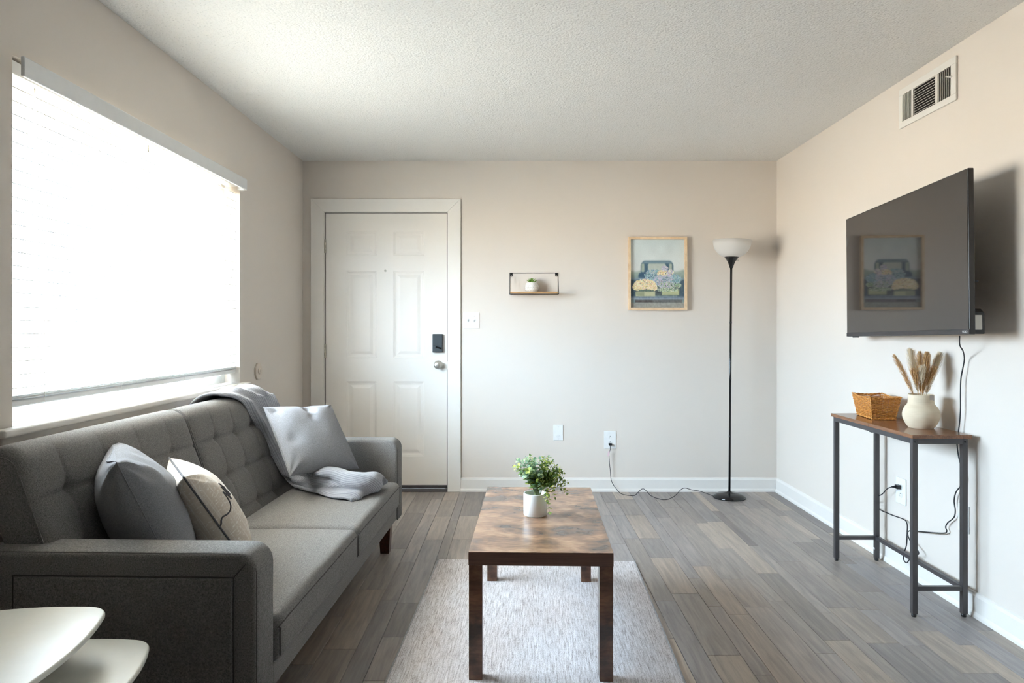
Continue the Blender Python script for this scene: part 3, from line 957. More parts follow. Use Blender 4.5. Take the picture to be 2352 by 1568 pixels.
def soft_box(x0, x1, y0, y1, z0, z1, r, nx, ny, crown=.0, fz=None):
    """closed rounded cushion with a crowned top"""
    bm = bmesh.new()
    bmesh.ops.create_cube(bm, size=1)
    for v in bm.verts:
        v.co = ((x0 + x1) / 2 + v.co.x * (x1 - x0), (y0 + y1) / 2 + v.co.y * (y1 - y0), (z0 + z1) / 2 + v.co.z * (z1 - z0))
    bmesh.ops.bevel(bm, geom=bm.edges[:], offset=r, segments=5, profile=0.5, affect='EDGES')
    xc, yc = (x0 + x1) / 2, (y0 + y1) / 2
    for i in range(1, nx):
        xx = x0 + (x1 - x0) * i / nx
        bmesh.ops.bisect_plane(bm, geom=bm.verts[:] + bm.edges[:] + bm.faces[:], plane_co=(xx, 0, 0), plane_no=(1, 0, 0))
    for i in range(1, ny):
        yy = y0 + (y1 - y0) * i / ny
        bmesh.ops.bisect_plane(bm, geom=bm.verts[:] + bm.edges[:] + bm.faces[:], plane_co=(0, yy, 0), plane_no=(0, 1, 0))
    for v in bm.verts:
        if v.co.z > (z0 + z1) / 2:
            u = (v.co.x - xc) / ((x1 - x0) / 2); w = (v.co.y - yc) / ((y1 - y0) / 2)
            v.co.z += crown * (1 - min(1, abs(u)) ** 2.5) * (1 - min(1, abs(w)) ** 4)
        if fz: fz(v)
    bm.verts.index_update()
    V = [v.co[:] for v in bm.verts]; F = [[v.index for v in f.verts] for f in bm.faces]
    bm.free()
    return V, F
SF = .378
for (a, b) in ((-.885, -.0015), (.0015, .885)):
    def fz(v):
        # faint pull wrinkles on the front
        if v.co.x > SF - .03:
            v.co.x += .0022 * noise.noise(Vector((0, v.co.y * 34, v.co.z * 5)))
        v.co.z += .0025 * noise.noise(Vector((v.co.x * 5, v.co.y * 5, 3)))
    V, F = soft_box(-.17, SF, a, b, .238, .378, .032, 16, 26, .014, fz)
    g = G(); g.add(V, F, smooth=True)
    cu = g.build('seat_cushion', M['sofa'], sofa)
    g = G()
    zt = .352
    g.tube(spline([(SF - .004, a + .006, .262), (SF - .004, a + .008, .335), (SF - .0015, a + .03, zt), (SF - .0015, (a + b) / 2, zt), (SF - .0015, b - .03, zt), (SF - .004, b - .008, .335), (SF - .004, b - .006, .262)], 8), .0022, 6)
    g.build('piping', M['seam'], cu)
g = G(); g.rbox(-.42, SF - .022, -.887, .887, .168, .24, .008, 3)
g.build('base', M['sofa'], sofa)

# backrest halves with tufting
rows_z = (.40, .555, .718)
def backrest(y0, y1, outer):
    ny, nt = 150, 90
    zb = .30
    cols_y = [y0 + (y1 - y0) * q for q in (.17, .385, .60, .815)] if outer < 0 else [y0 + (y1 - y0) * q for q in (.20, .41, .62, .83)]
    def prof(t):
        # t 0..1: front bottom -> crest -> rear bottom ; returns skeleton point + offset
        tf = .62; tc = .80
        sb = Vector((-.222, zb)); stp = Vector((-.400, .803)); d = (stp - sb).normalized(); nn = Vector((d.y, -d.x)); hw = .066
        if t < tf: return sb.lerp(stp, t / tf), nn * hw
        if t < tc:
            a = PI * (t - tf) / (tc - tf)
            return stp, (nn * math.cos(a) + d * math.sin(a)) * hw
        return stp.lerp(sb, (t - tc) / (1 - tc)), -nn * hw
    V = []
    for i in range(ny + 1):
        q = i / ny
        # finer at the ends
        y = y0 + (y1 - y0) * q
        u = abs(2 * q - 1)
        e = max(0.0, 1 - u ** 26) ** .35
        dist = (y - y0) if outer < 0 else (y1 - y)
        r = .045; dd = max(0, r - dist); drop = (r - math.sqrt(max(0, r * r - dd * dd))) * .95
        for j in range(nt + 1):
            t = j / nt
            s_, off = prof(t)
            sc = .25 + .75 * e
            p = s_ + off * sc
            x_, z_ = p.x, p.y
            if drop: z_ = zb + (z_ - zb) * (1 - drop / (.872 - zb))
            if t < .70:
                fade = 1.0 if t < .60 else max(0, (.70 - t) / .10)
                dep = 0
                puff = 0
                for yc in cols_y:
                    sdy = (y - yc)
                    dep += .0040 * math.exp(-(sdy / .0050) ** 2)
                for zr in rows_z:
                    dep += .0062 * math.exp(-((z_ - zr) / .0048) ** 2) * (1 if cols_y[0] - .2 < y < cols_y[-1] + .2 else 0)
                    for yc in cols_y:
                        r2 = (((y - yc) / .023) ** 2 + ((z_ - zr) / .021) ** 2) ** .8
                        dep += .021 * math.exp(-r2)
                # soft pillows between columns
                k = (y - cols_y[0]) / (cols_y[1] - cols_y[0])
                zz = (z_ - rows_z[0]) / (rows_z[1] - rows_z[0])
                puff = .0045 * abs(math.sin(PI * k)) ** .7 + .0032 * abs(math.sin(PI * zz)) ** .7
                x_ += (puff - dep) * fade
            V.append((x_, y, z_))
    F = []
    n = nt + 1
    for i in range(ny):
        for j in range(nt):
            F.append((i * n + j, i * n + j + 1, (i + 1) * n + j + 1, (i + 1) * n + j))
    F.append(tuple(range(n - 1, -1, -1))[::-1]); F.append(tuple(ny * n + j for j in range(n))[::-1])
    for i in range(ny): F.append((i * n, (i + 1) * n, (i + 1) * n + nt, i * n + nt))
    g = G(); g.add(V, F, smooth=True)
    o = g.build('backrest', M['sofa'], sofa)
    bm = bmesh.new(); bm.from_mesh(o.data); bmesh.ops.recalc_face_normals(bm, faces=bm.faces[:]); bm.to_mesh(o.data); bm.free()
    for yy in (y0 + .004, y1 - .004):
        g = G(); pts = []
        for j in range(0, 60):
            t = .15 + .65 * j / 59
            s_, off = prof(t); p = s_ + off * .93
            dist = (yy - y0) if outer < 0 else (y1 - yy)
            dd = max(0, .045 - dist); drop = (.045 - math.sqrt(max(0, .045 ** 2 - dd * dd))) * .95
            pts.append((p.x, yy, zb + (p.y - zb) * (1 - drop / (.872 - zb))))
        g.tube(pts, .0020, 5); g.build('piping', M['sofa'], o)
backrest(-.955, -.002, -1)
backrest(.002, .93, 1)
for lx_, ly_ in ((.30, -.80), (.30, .872), (-.38, -.80), (-.38, .872)):
    g = G(); g.bar((0, 0, .0), (0, 0, .168), .046, .046, w2=.066, h2=.066)
    g.build('leg', M['leg_wood'], sofa, (lx_, ly_, 0))

# ============================================================ pillows
def pillow(name, C, U, Vv, w, h, t, mat, seam_mat, label, seed=0, wr=.006, seam_r=.0016, pinch=.055, art=None, dents=()):
    C = Vector(C); U = Vector(U).normalized(); Vv = Vector(Vv); Vv = (Vv - U * Vv.dot(U)).normalized(); Nn = U.cross(Vv)
    o = empty(name, C, 0, label, 'pillow')
    o.rotation_mode = 'QUATERNION'
    o.rotation_quaternion = Matrix((U, Vv, Nn)).transposed().to_quaternion()
    n = 56
    def pt(u, v, side):
        x_ = w / 2 * u * (1 - pinch * (1 - v * v) * u * u)
        y_ = h / 2 * v * (1 - pinch * (1 - u * u) * v * v)
        a = max(0, 1 - abs(u) ** 2.4); b = max(0, 1 - abs(v) ** 2.4)
        z_ = t / 2 * (a * b) ** .52
        # wrinkles running out of the corners
        cr = (abs(u) * abs(v)) ** 2.5
        ang = math.atan2(1.02 - abs(v), 1.02 - abs(u))
        z_ += side * 0 + wr * math.sin(ang * 9 + seed + 2 * (u > 0)) * cr * min(1, a * 6) * min(1, b * 6) * 2.2
        z_ += wr * 1.4 * noise.noise(Vector((u * 2.2 + seed, v * 2.2, side * 2))) * (a * b) ** .4
        for du, dv, dr, dd in dents:
            if side > 0: z_ -= dd * math.exp(-(((u - du) ** 2 + (v - dv) ** 2) / dr ** 2))
        return Vector((x_, y_, side * z_))
    V = []; F = []
    def s_(i):
        q = 2 * i / n - 1
        return math.sin(q * PI / 2) * .55 + q * .45
    for side in (1, -1):
        b = len(V)
        for i in range(n + 1):
            for j in range(n + 1):
                V.append(pt(s_(i), s_(j), side))
        for i in range(n):
            for j in range(n):
                f = (b + i * (n + 1) + j, b + (i + 1) * (n + 1) + j, b + (i + 1) * (n + 1) + j + 1, b + i * (n + 1) + j + 1)
                F.append(f if side > 0 else f[::-1])
    me = mesh(name, V, F, True)
    bm = bmesh.new(); bm.from_mesh(me); bmesh.ops.remove_doubles(bm, verts=bm.verts[:], dist=1e-5); bm.to_mesh(me); bm.free()
    me.polygons.foreach_set('use_smooth', [True] * len(me.polygons))
    link('cushion_cover', me, mat, o)
    loop = []
    for i in range(n): loop.append(pt(s_(i), -1, 1))
    for i in range(n): loop.append(pt(1, s_(i), 1))
    for i in range(n): loop.append(pt(s_(n - i), 1, 1))
    for i in range(n): loop.append(pt(-1, s_(n - i), 1))
    g = G(); g.tube(loop, seam_r, 6, closed=True)
    g.build('piping', seam_mat, o)
    if art:
        for ln in art:
            pts = [pt(p[0], p[1], 1) + Vector((0, 0, .0008)) for p in spline([(a_, b_, 0) for a_, b_ in ln], 10)]
            g = G(); g.tube(pts, .0027, 6); g.build('embroidered_line', M['cord_grey'], o)
    return o
pillow('throw_pillow', (-1.205, 2.278, .600), (-.53, .85, 0), (-.34, -.21, .92), .43, .46, .235, M['pil_grey'], M['pil_grey'],
       'dark grey throw pillow leaning nearest the camera behind the near sofa arm', 1.3, .007, dents=((-.2, .9, .35, .03), (-.75, .65, .14, .012), (.3, .8, .2, .015)))
pillow('throw_pillow', (-1.078, 2.452, .560), (-.535, .845, .0), (-.43, -.30, .85), .40, .395, .18, M['pil_white'], M['cord_grey'],
       'cream linen throw pillow with dark grey piping and embroidered line', 4.1, .004, .0036,
       art=[[(-1.0, -.04), (-.975, .05), (-.90, .03), (-.80, .04), (-.71, .10), (-.68, .22), (-.67, .33), (-.60, .22), (-.55, .12), (-.55, .25), (-.57, .4), (-.50, .25), (-.45, .17), (-.45, .32), (-.47, .45), (-.40, .3), (-.36, .35)]])
pillow('throw_pillow', (-1.033, 3.530, .650), (.645, .762, -.056), (-.477, .459, .75), .395, .405, .15, M['pil_grey'], M['pil_grey'],
       'light grey throw pillow propped in the far sofa corner on the blanket', 7.7, .0035, dents=((.10, .78, .16, .035), (.02, .45, .10, .010), (-.72, -.15, .16, .012), (-.80, .78, .12, .015)))

# ============================================================ blanket
rowsP = [
    [(-1.520, 3.24, .62), (-1.520, 3.38, .61), (-1.518, 3.52, .61), (-1.516, 3.66, .62), (-1.514, 3.78, .62)],
    [(-1.505, 3.22, .82), (-1.503, 3.37, .83), (-1.500, 3.52, .83), (-1.497, 3.66, .83), (-1.495, 3.79, .80)],
    [(-1.455, 3.22, .883), (-1.45, 3.37, .888), (-1.445, 3.52, .890), (-1.44, 3.66, .888), (-1.44, 3.78, .862)],
    [(-1.405, 3.30, .884), (-1.39, 3.43, .890), (-1.385, 3.55, .893), (-1.38, 3.68, .890), (-1.38, 3.795, .860)],
    [(-1.355, 3.43, .842), (-1.342, 3.53, .846), (-1.335, 3.62, .846), (-1.33, 3.71, .846), (-1.33, 3.80, .83)],
    [(-1.332, 3.50, .745), (-1.31, 3.58, .75), (-1.30, 3.66, .75), (-1.295, 3.73, .75), (-1.30, 3.805, .74)],
    [(-1.318, 3.555, .655), (-1.28, 3.615, .66), (-1.265, 3.68, .66), (-1.26, 3.745, .66), (-1.275, 3.81, .64)],
    [(-1.285, 3.575, .54), (-1.245, 3.62, .545), (-1.225, 3.68, .55), (-1.22, 3.745, .55), (-1.23, 3.80, .54)],
    [(-1.255, 3.595, .455), (-1.205, 3.61, .46), (-1.18, 3.65, .475), (-1.17, 3.70, .47), (-1.18, 3.76, .46)],
    [(-1.205, 3.600, .402), (-1.14, 3.545, .425), (-1.10, 3.54, .46), (-1.09, 3.56, .46), (-1.10, 3.62, .43)],
    [(-1.09, 3.50, .400), (-1.03, 3.455, .42), (-1.01, 3.465, .47), (-1.0, 3.505, .495), (-1.0, 3.56, .44)],
    [(-.965, 3.395, .400), (-.935, 3.41, .43), (-.915, 3.455, .475), (-.905, 3.51, .505), (-.90, 3.57, .44)],
    [(-.865, 3.315, .400), (-.845, 3.36, .425), (-.82, 3.43, .445), (-.805, 3.51, .485), (-.79, 3.59, .44)],
    [(-.795, 3.295, .400), (-.765, 3.36, .425), (-.735, 3.44, .435), (-.72, 3.52, .470), (-.70, 3.60, .44)],
    [(-.785, 3.295, .390), (-.742, 3.37, .400), (-.708, 3.45, .405), (-.690, 3.53, .440), (-.672, 3.60, .425)],
    [(-.800, 3.315, .388), (-.765, 3.39, .390), (-.728, 3.46, .392), (-.700, 3.54, .405), (-.685, 3.60, .395)],
]
for r_ in range(len(rowsP)):
    dx = {5: .005, 6: .016, 7: .036, 8: .048, 9: .035, 10: .012}.get(r_, 0)
    row = []
    for k_, p_ in enumerate(rowsP[r_]):
        q_ = Vector((p_[0] + dx, p_[1], p_[2]))
        if 9 <= r_ <= 13 and k_ >= 2: q_ = Vector((q_.x * .985, q_.y * .985, 1.2 + (q_.z - 1.2) * .985))
        row.append(q_)
    rowsP[r_] = row
UQ, VQ = 12, 8
cols = []
across = [spline(r, UQ) for r in rowsP]
nu = len(across[0])
grid = [spline([across[r][k] for r in range(len(rowsP))], VQ) for k in range(nu)]   # grid[u][v]
nv = len(grid[0])
V = []
for k in range(nu):
    u = k / (nu - 1)
    for j in range(nv):
        p = grid[k][j]
        du = grid[min(k + 1, nu - 1)][j] - grid[max(k - 1, 0)][j]
        dv = grid[k][min(j + 1, nv - 1)] - grid[k][max(j - 1, 0)]
        nn = du.cross(dv)
        nn = nn.normalized() if nn.length > 1e-9 else Vector((0, 0, 1))
        t = j / (nv - 1) * (len(rowsP) - 1)
        if t < 4: amp = .004 + .002 * t; fr = 3.0
        elif t < 9: amp = .026; fr = 2.6
        else: amp = .020; fr = 2.1
        ph = .6 + .25 * math.sin(t * .8)
        f = amp * (1 - abs(math.cos(PI * (u * fr + ph * .5))) * 1.3) * min(1, u * 8, (1 - u) * 8 + .2)
        f += .004 * noise.noise(Vector((u * 7, t * 1.4, 0)))
        if t > 9: f += .022 * noise.noise(Vector((u * 3.1, t * .9, 5)))
        sgn = -1 if nn.dot(Vector((1, 0, 1)) if t > 3 else Vector((0, 0, 1))) < 0 else 1
        V.append(p + nn * (sgn * (f + .004)))
F = []
for k in range(nu - 1):
    for j in range(nv - 1):
        F.append((k * nv + j, (k + 1) * nv + j, (k + 1) * nv + j + 1, k * nv + j + 1))
me = mesh('throw_blanket', V, F, True)
uvl = me.uv_layers.new(name='UVMap')
li = 0
uvs = []
for f in F:
    for i in f:
        k, j = divmod(i, nv)
        uvs += [k / (nu - 1) * .62, j / (nv - 1) * 1.9]
uvl.data.foreach_set('uv', uvs)
bk = link('throw_blanket', me, M['knit'])
setp(bk, 'light grey knitted throw blanket draped over the sofa back onto the seat', 'blanket')
so = bk.modifiers.new('thick', 'SOLIDIFY'); so.thickness = .011; so.offset = 0
sb_ = bk.modifiers.new('smooth', 'SUBSURF'); sb_.levels = 1; sb_.render_levels = 1

# ============================================================ nesting side tables
def rounded_tri(A, B, C_, sag=.045, r=.07, n=14, m=9):
    """rounded triangle: arc-sided triangle A B C (clockwise or not) widened by r"""
    P = [Vector(A), Vector(B), Vector(C_)]
    area = (P[1] - P[0]).cross(P[2] - P[0]) if False else (P[1].x - P[0].x) * (P[2].y - P[0].y) - (P[1].y - P[0].y) * (P[2].x - P[0].x)
    if area < 0: P = [P[0], P[2], P[1]]
    sides = []
    for i in range(3):
        a, b = P[i], P[(i + 1) % 3]; d = (b - a); L = d.length; d = d / L; nn = Vector((d.y, -d.x))
        R_ = (L * L / 4 + sag * sag) / (2 * sag); th = math.asin(L / 2 / R_)
        c = (a + b) / 2 - nn * (R_ - sag)
        pts = []
        for k in range(n + 1):
            t = -th + 2 * th * k / n
            dirv = nn * math.cos(t) + d * math.sin(t)
            pts.append((c + dirv * (R_ + r), dirv))
        sides.append(pts)
    out = []
    for i in range(3):
        out += [p for p, _ in sides[i]]
        d0 = sides[i][-1][1]; d1 = sides[(i + 1) % 3][0][1]; ctr = P[(i + 1) % 3]
        a0 = math.atan2(d0.y, d0.x); a1 = math.atan2(d1.y, d1.x)
        while a1 < a0: a1 += 2 * PI
        for k in range(1, m):
            a = a0 + (a1 - a0) * k / m
            out.append(ctr + Vector((math.cos(a), math.sin(a))) * r)
    return [(p.x, p.y) for p in out]
def side_table(loc, A, B, C_, ztop, label):
    o = empty('side_table', loc, 0, label, 'side table', 'nesting side tables')
    A, B, C_ = [(p[0] - loc[0], p[1] - loc[1]) for p in (A, B, C_)]
    g = G(); g.prism(rounded_tri(A, B, C_), ztop - .014, ztop, .005, seg=4)
    tp = g.build('table_top', M['side_table'], o)
    cen = ((A[0] + B[0] + C_[0]) / 3, (A[1] + B[1] + C_[1]) / 3)
    for p in (A, B, C_):
        a = Vector((cen[0] + (p[0] - cen[0]) * .45, cen[1] + (p[1] - cen[1]) * .45, ztop - .0145))
        b = Vector((cen[0] + (p[0] - cen[0]) * .75, cen[1] + (p[1] - cen[1]) * .75, .002))
        g = G(); g.tube([b, a], [.011, .019], 16); g.build('leg', M['pale_wood'], o)
side_table((-1.16, 1.43, 0), (-1.05, 1.65), (-1.47, 1.50), (-1.05, 1.13), .52, 'taller white rounded triangular side table beside the near sofa arm')
side_table((-1.05, 1.50, 0), (-.955, 1.671), (-1.32, 1.56), (-.96, 1.25), .43, 'lower white rounded triangular side table tucked under the taller one')

# ============================================================ wall shelf with succulent
sh = empty('wall_shelf', (.125, YB, 1.452), 0, 'small black wire wall shelf with a thin wood board on the back wall', 'shelf')
x0, x1, dep_, zt_ = -.176, .178, .138, .160
g = G(); r = .0026
g.tube([(x0, -r, 0), (x0, -r, zt_), (x1, -r, zt_), (x1, -r, 0)], r, 8, closed=True)
g.tube([(x0, -r, zt_), (x0, -dep_, .004), (x1, -dep_, .004), (x1, -r, zt_)], r, 8)
g.tube([(x0, -r, 0), (x0, -dep_, .004)], r, 8); g.tube([(x1, -r, 0), (x1, -dep_, .004)], r, 8)
g.build('wire_frame', M['black'], sh)
g = G(); g.rbox(x0 + .003, x1 - .003, -dep_ + .003, -.004, .0065, .0155, .001); g.build('shelf_board', M['shelf_wood'], sh)
for sx in (x0 + .0115, x1 - .0115):
    g = G(); out = [(sx - .0085, zt_), (sx - .0085, zt_ - .016)] + [(sx - .0085 * math.cos(PI * i / 8), zt_ - .018 - .0085 * math.sin(PI * i / 8)) for i in range(9)] + [(sx + .0085, zt_ - .016), (sx + .0085, zt_)]
    g.prism(out, -.0025, -.0005, 0, 'y'); tb = g.build('mounting_tab', M['black'], sh)
    g = G(); g.lathe([(0, -.0025), (.0042, -.0025), (.003, -.0045), (0, -.0045)], 12, (sx, 0, zt_ - .019), axis='y'); g.build('screw', M['chrome'], tb)
su = empty('potted_succulent', (.110, YB - .072, 1.4678), 0, 'tiny green succulent in a round white faceted pot on the wall shelf', 'plant')
g = G()
pr = [(0, 0), (.030, 0), (.042, .006), (.0495, .020), (.0505, .036), (.047, .052), (.040, .064), (.0385, .068), (.036, .069), (.035, .066), (.035, .058), (0, .058)]
g.lathe(pr, 48); g.build('pot', M['geo'], su)
g = G()
def pp(a, z):
    for (r0, z0), (r1, z1) in zip(pr[1:8], pr[2:9]):
        if z0 <= z <= z1 + 1e-6:
            r = r0 + (r1 - r0) * (z - z0) / max(1e-6, z1 - z0); break
    else: r = .04
    return Vector((r * math.cos(a), r * math.sin(a), z)) * 1.0
nseg = 8
for i in range(nseg):
    a = 2 * PI * i / nseg - PI / 2 + .2
    da = PI / nseg
    for z0_, z1_, a0_, a1_ in ((.006, .033, a - da, a), (.006, .033, a + da, a), (.033, .060, a, a - da), (.033, .060, a, a + da), (.006, .060, a, a)):
        g.tube([pp(a0_ + (a1_ - a0_) * q / 6, z0_ + (z1_ - z0_) * q / 6) for q in range(7)], .0007, 4)
    g.tube([pp(a - da + 2 * da * q / 6, .033) for q in range(7)], .0007, 4)
g.build('pot_lines', M['geo_line'], su)
g = G(); g.lathe([(0, .058), (.0345, .058), (.0345, .063), (0, .064)], 24); g.build('soil', M['soil'], su)
r3 = random.Random(5)
for ring, (n, tilt, ln, wd) in enumerate(((9, 1.15, .046, .020), (7, .75, .040, .018), (5, .35, .032, .015))):
    for i in range(n):
        a = 2 * PI * i / n + ring * .4 + r3.uniform(-.1, .1)
        d = Vector((math.cos(a) * math.sin(tilt), math.sin(a) * math.sin(tilt), math.cos(tilt)))
        sd = Vector((-math.sin(a), math.cos(a), 0)); up = sd.cross(d) * -1
        V = []; F = []; m_ = 6
        b0 = Vector((0, 0, .064 + ring * .004))
        for q in range(m_ + 1):
            t = q / m_; ww = wd * math.sin(PI * (.15 + .85 * t)) ** .8 * (1 - t * .1) if q < m_ else .0006
            th = .003 * (1 - t * .7)
            c_ = b0 + d * ln * t + Vector((0, 0, .006 * t * t)) * (1 if ring == 0 else 0)
            V += [c_ - sd * ww / 2, c_ + up * th, c_ + sd * ww / 2, c_ - up * th]
        for q in range(m_):
            for e in range(4):
                F.append((4 * q + e, 4 * q + (e + 1) % 4, 4 * q + 4 + (e + 1) % 4, 4 * q + 4 + e))
        F.append((0, 3, 2, 1)); F.append(tuple(4 * m_ + e for e in range(4)))
        g = G(); g.add(V, F, True); g.build('leaf', M['succ'], su)

# ============================================================ framed print
PX, PZ = (.820 + 1.2505) / 2, (1.338 + 1.874) / 2
PW, PH = .4305, .536
pic = empty('framed_picture', (PX, YB, PZ), 0, 'pale wood framed print of an old blue truck carrying flower boxes', 'picture')
fw, fd = .0165, .036
g = G(); hw, hh = PW / 2, PH / 2
for out in ([(-hw, -hh), (hw, -hh), (hw - fw, -hh + fw), (-hw + fw, -hh + fw)], [(hw, -hh), (hw, hh), (hw - fw, hh - fw), (hw - fw, -hh + fw)],
            [(hw, hh), (-hw, hh), (-hw + fw, hh - fw), (hw - fw, hh - fw)], [(-hw, hh), (-hw, -hh), (-hw + fw, -hh + fw), (-hw + fw, hh - fw)]):
    g.prism(out, -fd, -.001, 0, 'y')
g.build('picture_frame', M['frame_wood'], pic)
NX, NZ = 190, 240
def paint():
    yy, xx = np.mgrid[0:NZ, 0:NX]
    X = xx / (NX - 1); Y = yy / (NZ - 1)                 # Y from top
    rng = np.random.RandomState(3)
    def nz(s, seed):
        rr = np.random.RandomState(seed)
        base = rr.rand(s + 2, s + 2)
        gx = X * s; gy = Y * s; ix = gx.astype(int); iy = gy.astype(int); fx = gx - ix; fy = gy - iy
        fx = fx * fx * (3 - 2 * fx); fy = fy * fy * (3 - 2 * fy)
        return (base[iy, ix] * (1 - fx) + base[iy, ix + 1] * fx) * (1 - fy) + (base[iy + 1, ix] * (1 - fx) + base[iy + 1, ix + 1] * fx) * fy
    img = np.zeros((NZ, NX, 3))
    n1 = nz(7, 1)[..., None]; n2 = nz(40, 2)[..., None]
    top = np.array([210, 226, 229.]); low = np.array([226, 231, 228.])
    img[:] = top + (low - top) * np.clip(Y / .46, 0, 1)[..., None] + (n1 - .5) * 12
    def blend(mask, col, tex=0.0, soft=None):
        m_ = np.clip(mask, 0, 1)[..., None]
        c_ = np.array(col, float) + (n2 - .5) * tex
        img[:] = img * (1 - m_) + c_ * m_
    def sm(a, w=.006): return 1 / (1 + np.exp(-a / w))
    def rect(x0, x1, y0, y1, w=.003): return sm(X - x0, w) * sm(x1 - X, w) * sm(Y - y0, w) * sm(y1 - Y, w)
    def rrect(x0, x1, y0, y1, r, w=.004):
        cx, cy = (x0 + x1) / 2, (y0 + y1) / 2
        qx = np.abs(X - cx) - (x1 - x0) / 2 + r; qy = (np.abs(Y - cy) - (y1 - y0) / 2 + r)
        d = np.sqrt(np.maximum(qx, 0) ** 2 + np.maximum(qy, 0) ** 2) + np.minimum(np.maximum(qx, qy), 0) - r
        return sm(-d, w)
    # far hedge
    blend(sm(Y - (.455 + .015 * np.sin(X * 17)), .008) * (Y < .8), (158, 178, 166), 16)
    blend(sm(Y - .535, .02), (120, 142, 140), 18)
    # cab
    blend(rrect(.195, .795, .312, .62, .085), (52, 84, 106), 10)
    blend(rect(.24, .76, .322, .345, .008), (140, 168, 178), 8)
    blend(rrect(.325, .655, .350, .50, .03), (186, 196, 186), 10)
    blend(rrect(.205, .262, .352, .475, .02), (160, 176, 160), 12)
    blend(rrect(.715, .772, .352, .475, .02), (172, 184, 168), 12)
    # fenders and box sides
    blend(rrect(.15, .33, .488, .58, .04), (44, 76, 102), 10)
    blend(rrect(-.05, .18, .565, .84, .03), (52, 76, 92), 16)
    blend(rrect(.86, 1.05, .565, .84, .03), (58, 82, 98), 16)
    blend(rect(.10, .92, .60, .82), (70, 82, 84), 30)
    blend(rect(0, 1, .565, .585, .006), (150, 172, 182), 12)
    # flower masses
    def flowers(cx, cy, rx, ry, cols_, n, s, seed):
        n = int(n * 2.6); s = s * .66
        rr = np.random.RandomState(seed)
        for _ in range(n):
            a = rr.rand() * 2 * math.pi; q = math.sqrt(rr.rand())
            fx_, fy_ = cx + rx * q * math.cos(a), cy + ry * q * math.sin(a)
            c_ = np.array(cols_[rr.randint(len(cols_))], float) + rr.randn(3) * 7
            d = ((X - fx_) ** 2 + ((Y - fy_) * 1.27) ** 2) ** .5
            m_ = np.clip((s - d) / (s * .35), 0, 1)[..., None] * .95
            img[:] = img * (1 - m_) + c_ * m_
    blue = [(132, 168, 180), (160, 192, 200), (108, 146, 162), (186, 208, 210)]
    lil = [(196, 192, 206), (214, 208, 216), (176, 176, 196)]
    yel = [(232, 214, 156), (244, 230, 184), (224, 196, 140), (248, 238, 206), (238, 206, 178)]
    grn = [(132, 160, 128), (176, 196, 158), (100, 130, 104), (206, 216, 188)]
    flowers(.43, .52, .17, .085, blue, 150, .016, 11)
    flowers(.64, .43, .06, .045, lil, 40, .016, 12)
    flowers(.60, .50, .10, .05, yel, 60, .016, 13)
    flowers(.74, .50, .07, .06, lil + yel[3:4], 60, .016, 14)
    flowers(.83, .585, .11, .075, blue, 110, .016, 15)
    flowers(.60, .60, .20, .08, lil + blue[:1], 190, .015, 16)
    flowers(.68, .67, .17, .05, lil + grn[:2], 110, .013, 17)
    flowers(.88, .67, .06, .03, grn, 40, .013, 18)
    blend(rrect(.585, .90, .735, .812, .01), (178, 184, 138), 12)
    flowers(.70, .735, .21, .030, grn + [(236, 236, 220)], 120, .012, 19)
    flowers(.27, .655, .20, .075, yel, 230, .017, 20)
    flowers(.13, .69, .09, .055, yel, 90, .016, 21)
    flowers(.43, .70, .07, .05, yel, 60, .016, 22)
    flowers(.28, .745, .16, .016, grn[2:3] + [(80, 96, 84)], 60, .009, 23)
    blend(rect(.10, .46, .762, .832), (186, 188, 148), 10)
    blend(rect(.10, .26, .762, .832) * sm(.03 + X * .35 - (Y - .74), .004), (146, 152, 120), 10)
    # tailgate and planks
    blend(rect(-.1, 1.1, .832, .882, .004), (108, 126, 146), 22)
    blend(rect(-.1, 1.1, .862, .870, .003), (176, 184, 190), 10)
    blend(rect(.09, .95, .882, .922, .003), (72, 66, 64), 26)
    blend(rect(.40, .95, .885, .912, .01), (112, 118, 118), 30)
    blend(rect(-.1, 1.1, .922, 1.1, .004), (150, 150, 142), 26)
    img[:] += (rng.rand(NZ, NX, 1) - .5) * 10
    c = np.clip((img * .88 + 235 * .12) / 255., 0, 1)
    lin = np.where(c <= .04045, c / 12.92, ((c + .055) / 1.055) ** 2.4)
    return lin
img = paint()
iw, ih = PW - 2 * fw + .002, PH - 2 * fw + .002
V = []; F = []
for j in range(NZ):
    for i in range(NX):
        V.append((-iw / 2 + iw * i / (NX - 1), -.014, ih / 2 - ih * j / (NZ - 1)))
for j in range(NZ - 1):
    for i in range(NX - 1):
        a = j * NX + i; F.append((a, a + NX, a + NX + 1, a + 1))
me = mesh('print', V, F)
ca = me.color_attributes.new('paint', 'FLOAT_COLOR', 'POINT')
rgba = np.ones((NZ * NX, 4), dtype=np.float32); rgba[:, :3] = img.reshape(-1, 3)
ca.data.foreach_set('color', rgba.ravel())
link('print', me, M['paint'], pic)
g = G(); g.box(-iw / 2, iw / 2, -.0135, -.002, -ih / 2, ih / 2); g.build('backing_board', M['frame_wood'], pic)

